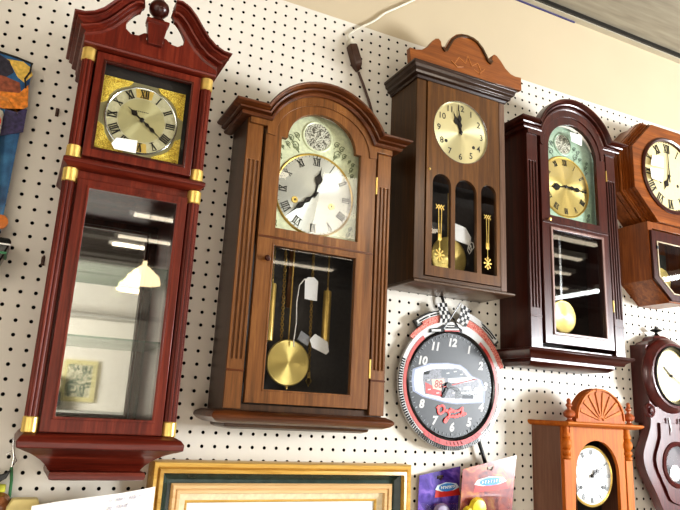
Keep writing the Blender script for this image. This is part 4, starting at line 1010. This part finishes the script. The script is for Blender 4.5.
    # power lead running down behind the cards and the hanger hook above
    b = MB(); b.tube([(25.3, .3, -1.2), (25.45, .5, -1.9), (25.75, .6, -2.8), (26.1, .6, -3.8), (26.6, .5, -5.4), (27.0, .4, -7.5)], .17, 8); b.build('power_lead', 'blackplastic', R)
    b = MB(); b.tube([(21.2, .1, 11.0), (21.3, .5, 10.8), (21.4, .6, 10.3), (21.6, .6, 9.7)], .13, 8); b.build('hanging_hook', 'blackplastic', R)
racing_clock()

# ------------------------------------------------------------------ framed picture
def framed_picture():
    x0, x1, zt, zb = -3.75, 17.75, -4.05, -19.0
    R = thing('framed_picture', 'gold and dark green framed picture leaning below the walnut clock', 'picture', ((x0+x1)/2, 0, zb))
    gold = wood('gilt_wood', '#a87a30', '#caa050', '#e3c47a', 'X', rough=.3, coat=.2); gold2 = wood('pale_gilt', '#bd9460', '#d6b180', '#e6c79a', 'X', rough=.4)
    green = plain('dark_green_lacquer', '#2c3a33', .25, coat=.4, var=.25, scale=50)
    def fr(name, a, b_, prof, mat):
        m = MB(); secs = []
        for sx, sz in ((0, 1), (1, 1), (1, 0), (0, 0)):
            q = []
            for o, d in prof:
                q.append((x0+o if not sx else x1-o, d, zt-o if sz else zb+o))
            secs.append(q)
        m.loft(secs, caps=False, closed=True); return m.build(name, mat, R)
    fr('outer_gilt_moulding', 0, 0, [(0, 0), (0, 1.3), (.12, 1.5), (.38, 1.42), (.45, 1.3), (.55, 1.55), (.8, 1.6), (.85, 1.3), (.85, 0)], gold)
    fr('green_cove', 0, 0, [(.8, 0), (.8, 1.2), (.95, 1.0), (1.3, .75), (1.6, .75), (1.62, 0)], green)
    fr('inner_gilt_moulding', 0, 0, [(1.55, 0), (1.55, .9), (1.7, 1.05), (1.9, 1.0), (1.95, .85), (2.05, .95), (2.25, .92), (2.3, .7), (2.3, 0)], gold2)
    fr('cream_liner', 0, 0, [(2.25, 0), (2.25, .65), (2.75, .5), (2.8, .35), (2.8, 0)], plain('cream_liner', '#d8c7a4', .6))
    fr('gilt_slip', 0, 0, [(2.75, 0), (2.75, .45), (2.85, .5), (2.95, .4), (2.95, 0)], gold)
    m, nt, out = new_mat('pale_landscape'); b = pbsdf(nt, out, None, .3)
    n = nt.nodes.new('ShaderNodeTexNoise'); n.inputs['Scale'].default_value = 8
    r = nt.nodes.new('ShaderNodeValToRGB'); r.color_ramp.elements[0].color = rgb('#c8d6de'); r.color_ramp.elements[1].color = rgb('#eef2f2')
    nt.links.new(n.outputs[0], r.inputs[0]); nt.links.new(r.outputs[0], b.inputs['Base Color'])
    MB().box(x0+2.8, x1-2.8, .1, .3, zb+2.8, zt-2.8).build('picture_print', m, R)
framed_picture()

# ------------------------------------------------------------------ hanging packs and papers
def blister_pack(label, top, bot, d, base, halo, accent, lx, lz, lw):
    """printed card with a logo and clear bubble; top = two upper corners, bot = two lower corners"""
    cx = (bot[0][0]+bot[1][0])/2
    R = thing('carded_toy_pack', label, 'toy pack', (cx, d, bot[0][1]), 'carded toy packs at the bottom edge')
    nrm = [bot[0], bot[1], top[1], top[0]]
    m, nt, out = new_mat('pack_print'); b = pbsdf(nt, out, None, .25, 0, .5)
    tc = nt.nodes.new('ShaderNodeTexCoord'); n = nt.nodes.new('ShaderNodeTexNoise'); n.inputs['Scale'].default_value = 28; n.inputs['Detail'].default_value = 4; n.inputs['Distortion'].default_value = 1.5
    nt.links.new(tc.outputs['Object'], n.inputs['Vector'])
    r = nt.nodes.new('ShaderNodeValToRGB'); e = r.color_ramp.elements
    e[0].position = .33; e[0].color = rgb(base[0]); e[1].position = .7; e[1].color = rgb(base[2]); k = e.new(.52); k.color = rgb(base[1])
    nt.links.new(n.outputs[0], r.inputs[0]); nt.links.new(r.outputs[0], b.inputs['Base Color'])
    # hang slot
    tx, tz = (top[0][0]+top[1][0])/2, (top[0][1]+top[1][1])/2-.55
    hole = [(tx-.35, tz-.15), (tx+.35, tz), (tx+.35, tz+.22), (tx-.35, tz+.1)]
    MB().prism([nrm, hole], d, d+.06).build('card', m, R)
    # logo: blue oval with pale wings on a red banner
    sl = atan2(top[1][1]-top[0][1], top[1][0]-top[0][0])*.45
    def P(u, v): return (lx+u*cos(sl)-v*sin(sl), lz+u*sin(sl)+v*cos(sl))
    q = MB(); q.prism([[P(-lw*.62, -.55), P(lw*.62, -.55), P(lw*.55, .05), P(-lw*.55, .05)]], d+.06, d+.075); q.build('red_banner', plain('banner_red', '#c23530', .3), R)
    q = MB(); q.prism([[P(-lw*.58, .1), P(-lw*.45, .45), P(-.1, .62), P(lw*.45, .45), P(lw*.58, .1), P(lw*.3, -.1), P(-lw*.3, -.1)]], d+.075, d+.085); q.build('pale_crest', plain('crest_white', '#d5e3ee', .3), R)
    q = MB(); q.prism([[P(lw*.4*cos(2*pi*k/28), .2+.33*sin(2*pi*k/28)) for k in range(28)]], d+.085, d+.1); q.build('blue_oval', plain('oval_blue', '#3c84c8', .3), R)
    q = MB()
    for k in range(7):
        u = -lw*.3+lw*.1*k; q.ribbon([P(u, .12), P(u+.07, .3)], .07, d+.1, d+.105); q.ribbon([P(u, .3), P(u+.14, .3 if k % 2 else .18)], .05, d+.1, d+.105)
    q.build('logo_lettering', 'paper', R)
    q = MB(); q.loft([[(x, dd, z) for x, z in ((bot[0][0]+a, bot[0][1]+.4), (bot[1][0]-a, bot[1][1]+.4), (bot[1][0]-a+.2, lz-.8-a*.3), (bot[0][0]+a, lz-.9-a*.3))] for a, dd in ((.4, d+.06), (.55, d+.9), (.8, d+1.1))])
    q.build('bubble', 'glass', R)
    q = MB(); bx = cx+accent[1]; q.lathe((bx, d+.5, lz-1.9), 'd', [(0, -.3), (.7, -.25), (.9, 0), (.7, .3), (0, .4)], 18); q.lathe((bx-.9, d+.4, lz-2.3), 'd', [(0, -.3), (.5, -.2), (.6, 0), (.4, .3), (0, .35)], 16)
    q.build('toy_figure', plain('toy_colour', accent[0], .35, var=.35, scale=60), R)
    return R
blister_pack('purple carded toy pack partly behind the orange brown pack', [(19.1, -4.95), (23.4, -4.15)], [(18.8, -12.5), (22.8, -12.5)], .5, ('#3a2672', '#5b44a0', '#8a6ac0'), None, ('#8d7f9c', .3), 22.0, -6.1, 2.2)
blister_pack('orange brown carded toy pack hanging beside the purple one', [(22.6, -4.25), (28.55, -3.0)], [(21.9, -12.5), (27.3, -12.5)], 1.9, ('#5c2430', '#9a4a40', '#c08550'), None, ('#e0c22c', -.8), 25.6, -5.45, 3.1)

def character_pack():
    R = thing('blister_pack', 'blue edged blister pack with yellow and dark artwork at left edge', 'toy pack', (-18.0, 0, 10.9))
    card = [(-21, 10.9), (-15.6, 10.9), (-15.45, 22.9), (-15.5, 23.8), (-15.9, 24.1), (-17.0, 24.2), (-18.4, 24.3), (-21, 24.4)]
    card = [(p[0]-.3 if p[0] > -20 else p[0], p[1]-.35) for p in card]
    m, nt, out = new_mat('blue_pack_print'); b = pbsdf(nt, out, None, .3, 0, .4)
    tc = nt.nodes.new('ShaderNodeTexCoord'); n = nt.nodes.new('ShaderNodeTexNoise'); n.inputs['Scale'].default_value = 25; n.inputs['Detail'].default_value = 4
    nt.links.new(tc.outputs['Object'], n.inputs['Vector'])
    r = nt.nodes.new('ShaderNodeValToRGB'); e = r.color_ramp.elements; e[0].position = .3; e[0].color = rgb('#1d3f68'); e[1].position = .7; e[1].color = rgb('#4d8fc0')
    nt.links.new(n.outputs[0], r.inputs[0]); nt.links.new(r.outputs[0], b.inputs['Base Color'])
    MB().prism([card], .9, 1.0).build('card', m, R)
    q = MB(); q.prism([[(-17.6, 23.5), (-16.4, 23.6), (-15.9, 23.3), (-15.65, 22.7), (-16.1, 22.0), (-16.6, 22.3), (-17.2, 23.2)]], 1.0, 1.03); q.build('yellow_shape', plain('yellow_print', '#d8b356', .4, var=.25, scale=150), R)
    q = MB(); q.prism([[(-21, 23.8), (-18.2, 23.8), (-17.3, 23.4), (-16.9, 22.6), (-17.4, 22.0), (-18.4, 22.2), (-21, 22.6)]], 1.0, 1.04); q.build('dark_shape', plain('dark_print', '#33303c', .35, var=.5, scale=120), R)
    q = MB(); q.prism([[(-19, 22.3), (-17.3, 22.1), (-16.4, 21.9), (-16.2, 21.2), (-16.9, 20.2), (-19, 20.2)]], 1.0, 1.045); q.build('brown_shape', plain('brown_print', '#8b4c34', .4, var=.4, scale=120), R)
    q = MB(); q.prism([[(-17.6, 20.9), (-16.3, 21.1), (-15.8, 21.9), (-15.6, 20.2), (-16.2, 19.6), (-17.6, 19.7)]], 1.0, 1.05); q.build('orange_shape', plain('orange_print', '#d07f2c', .4, var=.4, scale=140), R)
    q = MB(); q.ribbon([(-18.5, 23.95), (-16.9, 23.8), (-15.8, 23.6)], .14, .98, 1.06); q.ribbon([(-15.85, 23.6), (-15.85, 22.9), (-16.1, 22.3), (-15.95, 21.6)], .12, .98, 1.06); q.build('black_outline', 'ink', R)
    q = MB(); q.prism([[(-17.0, 19.7), (-15.6, 20.0), (-15.6, 18.2), (-17.0, 17.6)]], 1.0, 1.05); q.build('purple_band', plain('purple_print', '#3c3358', .4, var=.5, scale=120), R)
    # clear bubble with insert
    q = MB(); q.loft([[(-21, 1.0+d, 12.2-a), (-16.0-a*.3, 1.0+d, 12.2-a), (-16.2-a*.3, 1.0+d, 19.3+a), (-16.9-a*.3, 1.0+d, 20.1+a), (-21, 1.0+d, 20.3+a)] for a, d in ((.3, 0), (0, 1.1), (-.4, 1.4))]); q.build('bubble', 'glass', R)
    q = MB(); q.box(-20.9, -17.0, 1.05, 1.7, 12.5, 19.4); q.build('insert', plain('insert_white', '#d9d4c6', .5, var=.08, scale=30), R, .3)
    q = MB(); q.lathe((-17.6, 1.7, 18.3), 'd', [(0, 0), (.5, 0), (.55, .15), (0, .25)], 20); q.build('red_flower', plain('red_orange', '#d2452a', .4, var=.3), R)
    q = MB(); q.lathe((-16.0, 1.1, 11.4), 'd', [(0, -.1), (.5, -.1), (.5, .1), (0, .15)], 20); q.build('orange_badge', plain('badge_orange', '#c9742c', .4), R)
character_pack()

def striped_item():
    R = thing('striped_case', 'black case with green and white stripes at left edge', 'case', (-17, 0, 7.6))
    b = MB(); b.stack([(-20, -15.9, .0, 2.0, 7.7), (-20, -15.6, 0, 2.1, 8.3), (-20, -15.2, 0, 2.2, 9.5), (-20, -15.05, 0, 2.2, 9.9), (-20, -15.2, 0, 2.1, 10.15)]); b.build('shell', plain('black_vinyl', '#1b1e1c', .25, coat=.4), R, .1)
    b = MB(); b.stack([(-20, -15.27, .0, 2.24, 9.0), (-20, -15.22, 0, 2.25, 9.15)]); b.build('green_stripe', plain('green_stripe', '#2f7a4e', .4), R)
    b = MB(); b.stack([(-20, -15.1, .0, 2.26, 9.62), (-20, -15.08, 0, 2.27, 9.72)]); b.build('white_stripe', 'paper', R)
    b = MB(); b.stack([(-20, -15.62, .0, 2.16, 8.35), (-20, -15.55, 0, 2.18, 8.45)]); b.build('green_stripe', plain('green_stripe2', '#2f7a4e', .4), R)
striped_item()

def peg_hook(x, z, label, l=1.2):
    R = thing('peg_hook', label, 'hook', (x, 0, z), 'peg hooks in the pegboard')
    b = MB(); b.tube([(x, 0, z), (x, l*.7, z-.05), (x, l, z+.1), (x, l+.1, z+.35)], .06, 8); b.build('wire', 'brownplastic', R)
    MB().box(x-.12, x+.12, 0, .08, z-.15, z+.5).build('plate', 'brownplastic', R, .02)
peg_hook(-12.9, 9.1, 'small brown peg hook beside the lower left of the cherry clock')
peg_hook(-13.6, 20.5, 'small dark peg hook beside the dial of the cherry clock', .35)

peg_hook(21.25, -5.25, 'brown peg hook holding the purple toy pack', .75)
peg_hook(25.58, -4.35, 'brown peg hook holding the orange brown toy pack', 2.15)

def hanging_toy():
    R = thing('hanging_toy', 'hanging toy with black bow, yellow and brown parts at lower left', 'toy', (-14.2, 0, -8))
    g = plain('dark_green', '#1f6a35', .4)
    b = MB(); b.tube([(-12.9, .1, -2.9), (-12.85, .3, -3.5), (-12.7, .35, -4.1), (-12.75, .35, -4.8)], .08, 8); b.tube([(-13.15, .3, -3.9), (-12.85, .3, -3.6), (-12.5, .3, -4.3), (-12.85, .35, -4.9)], .04, 6); b.build('wire_hook', 'chrome', R)
    b = MB(); b.tube([(-12.75, .4, -4.7), (-12.62, .5, -5.5), (-12.55, .5, -7.4)], .1, 8); b.build('green_strap', g, R)
    b = MB(); b.prism([[(-14.4, -5.0), (-13.7, -5.2), (-13.2, -5.1), (-12.72, -4.8), (-12.95, -5.35), (-13.4, -5.65), (-14.4, -5.6)]], .6, .8); b.build('black_bow', 'blackplastic', R, .05)
    b = MB(); b.box(-14.6, -12.9, .5, .9, -6.2, -5.72); b.build('yellow_band', plain('yellow_green', '#b9b83a', .5, var=.3), R, .08)
    b = MB(); b.lathe((-13.15, .8, -6.95), 'd', [(0, -.6), (.55, -.5), (.75, 0), (.55, .5), (0, .7)], 24); b.build('brown_ball', plain('brown_gloss', '#7c4b29', .25, coat=.4, var=.3), R)
    y = thing('yellow_packet', 'pale yellow packet at the bottom edge beside the white paper', 'packet', (-11.7, 1.2, -9))
    b = MB(); b.stack([(-12.7, -10.7, .5, 1.8, -9.5), (-12.7, -10.7, .5, 1.9, -7.0), (-12.4, -10.9, .7, 1.6, -6.5)]); b.build('wrap', plain('pale_yellow', '#dcc98a', .5, var=.1, scale=30), y, .1)
hanging_toy()

def paper_sheet():
    R = thing('paper_notice', 'white paper notice with faint handwriting beside the picture frame', 'paper', (-7, 3, -10))
    pts = [(-11.3, -6.75), (-10.4, -6.5), (-8, -6.2), (-5.5, -5.85), (-3.7, -5.6), (-3.75, -12), (-11.3, -12)]
    secs = []
    b = MB(); n = 10
    for k in range(n+1):
        u = k/n; x = -11.3+7.6*u; zt = -6.75+1.15*u+.05*sin(u*6); dd = 2.9+.25*sin(u*4)
        secs.append([(x, dd, zt), (x, dd-.1, -12), (x, dd-.13, -12), (x, dd-.03, zt)])
    b.loft(secs); b.build('sheet', 'paper', R)
    b = MB()
    random.seed(2)
    for row, (u0, u1) in enumerate(((.6, .88), (.45, .8))):
        u = u0
        while u < u1:
            x = -11.3+7.6*u; z = -6.75+1.15*u-.42-.45*row; dd = 2.9+.25*sin(u*4)+.01
            h = .06+.1*random.random()
            b.ribbon([(x, z-h), (x+.05, z+h*.7), (x+.11, z-h*.5)], .03, dd, dd+.012); u += .022 if random.random() > .2 else .045
    b.build('handwriting', plain('faded_violet_ink', '#dad8e6', .6), R)
paper_sheet()

# ------------------------------------------------------------------ power adaptor with cords
R = thing('plug_adaptor', 'dark brown plug adaptor on the wall above the walnut clock', 'adaptor', (11.2, 0, 31.5))
b = MB(); ax, az, bx_, bz = 10.65, 33.75, 11.55, 31.3
AW = .8
def alongp(t, o): 
    L_ = sqrt((bx_-ax)**2+(bz-az)**2); ux, uz = (bx_-ax)/L_, (bz-az)/L_; return (ax+ux*t*L_ - uz*o*-1*-1, az+uz*t*L_ + ux*o)
def secq(t, w, d1, d0=.05): 
    p, q = alongp(t, w), alongp(t, -w); return [(p[0], d0, p[1]), (q[0], d0, q[1]), (q[0], d1, q[1]), (p[0], d1, p[1])]
b.loft([secq(0, .34, .8), secq(.05, .4, .9), secq(.68, .42, .9), secq(.82, .36, .8), secq(1.0, .12, .5)]); b.build('body', 'brownplastic', R, .08)
b = MB(); b.tube([(11.6, .35, 31.2), (12.1, .4, 30.1), (12.9, .4, 28.3), (13.4, .5, 26.6), (13.6, .5, 25.5)], .13, 8); b.build('brown_cord', 'brownplastic', R)
R2 = thing('white_cord', 'white power cord looping up the cream wall to the ceiling', 'cord', (10.5, .2, 34.5))
b = MB(); P_ = smooth_pts([(10.65, 34.2), (10.2, 34.7), (10.7, 35.2), (11.4, 35.9), (13.1, 37.2), (14.2, 38.5), (15.4, 39.4), (17.4, 41.0), (19.5, 42.8), (22, 45.2), (22.6, 46.4)], 2)
b.tube([(p[0], .3, p[1]) for p in P_], .11, 8); b.build('cable', 'plastic_white', R2)
MB().box(10.35, 10.9, .05, .75, 33.75, 34.3).build('plug', 'plastic_white', R2, .08)

# ------------------------------------------------------------------ the shop behind the camera (seen only in mirror and glass)
def lamp_fixture(x, d, l, w, along, label, strength=9, color=(1, .86, .66, 1)):
    R = thing('ceiling_light', label, 'ceiling light', (x, d, CEIL-1), 'tube lights on the shop ceiling')
    hx, hd = (l/2, w/2) if along == 'x' else (w/2, l/2)
    MB().box(x-hx-1, x+hx+1, d-hd-1, d+hd+1, CEIL-.6, CEIL+.8).build('housing', plain('white_housing', '#cfcac0', .5), R)
    MB().box(x-hx, x+hx, d-hd, d+hd, CEIL-1.1, CEIL-.6).build('diffuser', emit('warm_tube', color, strength), R)
lamp_fixture(168, 118, 110, 4, 'd', 'long fluorescent tube on the ceiling at far right of the shop', 14, (.95, 1, .98, 1))
for i, (x, d) in enumerate(((20, 75), (20, 101), (20, 127), (20, 153))):
    lamp_fixture(x, d, 22, 2.2, 'x', ['first', 'second', 'third', 'fourth'][i]+' short ceiling tube behind the viewer from the clock wall', 9)
for i, (x, d) in enumerate(((66, 92), (66, 112), (66, 132), (66, 152))):
    lamp_fixture(x, d, 26, 2.0, 'x', ['first', 'second', 'third', 'fourth'][i]+' tube of the middle ceiling row from the clock wall', 5)

for i, (x, d) in enumerate(((112, 78), (121, 92), (133, 108), (150, 126))):
    lamp_fixture(x, d, 16, 1.6, 'x', ['nearest', 'second', 'third', 'farthest'][i]+' small tube of the right hand ceiling row', 4)

def shop_fittings():
    R = thing('display_shelf', 'white shelving unit against the opposite wall of the shop', 'shelf', (0, 182, -ZC))
    b = MB(); b.box(-60, 31, 188, 190, -60, 45.4); 
    b.build('back_panel', plain('white_panel', '#e8e4d8', .5), R)
    for z in (-40, -20, -5, 26): MB().box(-60, 30, 180, 188, z, z+.8).build('shelf_board', plain('shelf_grey', '#b9b8b0', .5), R)
    P = thing('support_post', 'dark post standing in the shop opposite the clocks', 'post', (32, 150, -ZC))
    MB().box(29, 36, 148, 156, -ZC, CEIL-.5).build('shaft', plain('dark_post', '#4d4a48', .6), P)
    MB().box(28, 37, 147, 157, -ZC, -ZC+6).build('foot', plain('dark_post_foot', '#3a3837', .6), P)
    L = thing('pendant_lamp', 'glowing warm pendant lamp hanging behind the viewer', 'lamp', (9.5, 105, 27))
    MB().lathe((9.5, 105, 24.5), 'z', [(3.8, 0), (3.4, 1.6), (1.2, 3.6), (.5, 4), (.5, 5)], 28).build('shade', emit('glowing_shade', (1, .78, .42, 1), 14), L)
    MB().lathe((9.5, 105, 29), 'z', [(.12, 0), (.12, CEIL-29)], 8).build('cord', 'blackplastic', L)
    Q = thing('framed_print', 'small framed print on the white panel opposite the clocks', 'picture', (8, 187, -1.5))
    b = MB(); b.prism([rect(2.5, 13.5, -1.5, 12), rect(4, 12, 0, 10.5)], 186.9, 187.9); b.build('frame', plain('print_frame', '#d8cf9c', .5), Q)
    MB().box(4, 12, 186.9, 187.3, 0, 10.5).build('print', filigree('print_art', '#6f7a6a', '#d8d3b8', 14, 0, .6), Q)
    J = thing('vase', 'grey glass vase on a shelf opposite the clocks', 'vase', (0, 184, -4.2))
    MB().lathe((0, 184, -4.2), 'z', [(2, 0), (3, 2), (2.8, 5), (1.2, 8), (1.9, 10.5), (1.6, 10.5)], 24).build('body', plain('grey_glass', '#5d6870', .2, .3), J)
shop_fittings()
# daylight window in the right wall
def window():
    fr = MB(); fr.box(XR-.5, XR+.2, 40, 150, -20, 40)
    o = structure('window_1', fr, emit('daylight_pane', (.9, .96, 1, 1), 2.5), 'bright shop window in the right wall')
    f = MB(); f.box(XR-2, XR-.4, 36, 40, -24, 44); f.box(XR-2, XR-.4, 150, 154, -24, 44); f.box(XR-2, XR-.4, 40, 150, 40, 44); f.box(XR-2, XR-.4, 40, 150, -24, -20); f.box(XR-1.6, XR-.4, 93, 96, -20, 40)
    structure('trim_20', f, plain('window_frame_white', '#d8d4ca', .5), 'white window frame')
window()

# ------------------------------------------------------------------ lights
def area(name, loc, target, size, power, color, sy=None):
    l = bpy.data.lights.new(name, 'AREA'); l.energy = power; l.color = color; l.size = size*S
    if sy: l.shape = 'RECTANGLE'; l.size_y = sy*S
    o = bpy.data.objects.new(name, l); col.objects.link(o); o.location = W(*loc)
    dv = Vector(W(*target))-Vector(W(*loc)); o.rotation_euler = dv.to_track_quat('-Z', 'Y').to_euler()
    return o
area('window_daylight', (105, 75, 5), (24, 0, -2), 27, 108, (.93, .97, 1.0))
area('ceiling_fill', (-58, 75, 43), (-4, 0, 8), 60, 21, (1, .92, .8), 60)  # unseen fill lamp added to light the left of the wall
area('ceiling_fill_right', (48, 70, 44.5), (40, 0, 0), 22, 9, (1, .92, .8), 22)  # unseen fill lamp added below the ceiling
area('left_fill', (-80, 70, -5), (-5, 0, 10), 70, 14, (1, .96, .9), 70)  # unseen lamp added as more fill from the left
area('low_bounce', (10, 110, -48), (10, 0, 0), 80, 22, (1, .97, .93), 60)
area('shelf_fill', (-75, 120, 10), (10, 188, 5), 40, 150, (1, .96, .88), 40)  # unseen lamp added to brighten the white back panel
w = bpy.data.worlds.new('world'); bpy.context.scene.world = w; w.use_nodes = True
w.node_tree.nodes['Background'].inputs[0].default_value = (.9, .93, 1, 1); w.node_tree.nodes['Background'].inputs[1].default_value = .3

# ------------------------------------------------------------------ camera (calibrated on the one-inch grid of holes)
cx_, cd_ = -14.0014, 50.1256
a, b_, c_ = .4382, .2507, .0544
F = Vector((sin(a)*cos(b_), cos(a)*cos(b_), sin(b_))); Rv = Vector((cos(a), -sin(a), 0)); Uv = Rv.cross(F)
R2v = Rv*cos(c_)+Uv*sin(c_); U2v = -Rv*sin(c_)+Uv*cos(c_)
cam = bpy.data.cameras.new('camera'); co = bpy.data.objects.new('camera', cam); col.objects.link(co)
mt = Matrix((R2v, U2v, -F)).transposed().to_4x4(); mt.translation = Vector(W(cx_, cd_, 0)); co.matrix_world = mt
cam.sensor_width = 36; cam.lens = 652.91/680*36; cam.shift_x = 12.526/680; cam.shift_y = -11.838/680; cam.clip_start = .05
bpy.context.scene.camera = co
sc = bpy.context.scene
sc.view_settings.view_transform = 'Standard'; sc.view_settings.look = 'Medium High Contrast'; sc.view_settings.exposure = 0.0
sc.cycles.use_denoising = True
sc.cycles.max_bounces = 8; sc.cycles.transparent_max_bounces = 12; sc.cycles.sample_clamp_indirect = 6
for o in bpy.data.objects:
    if '_o' in o.keys(): del o['_o']
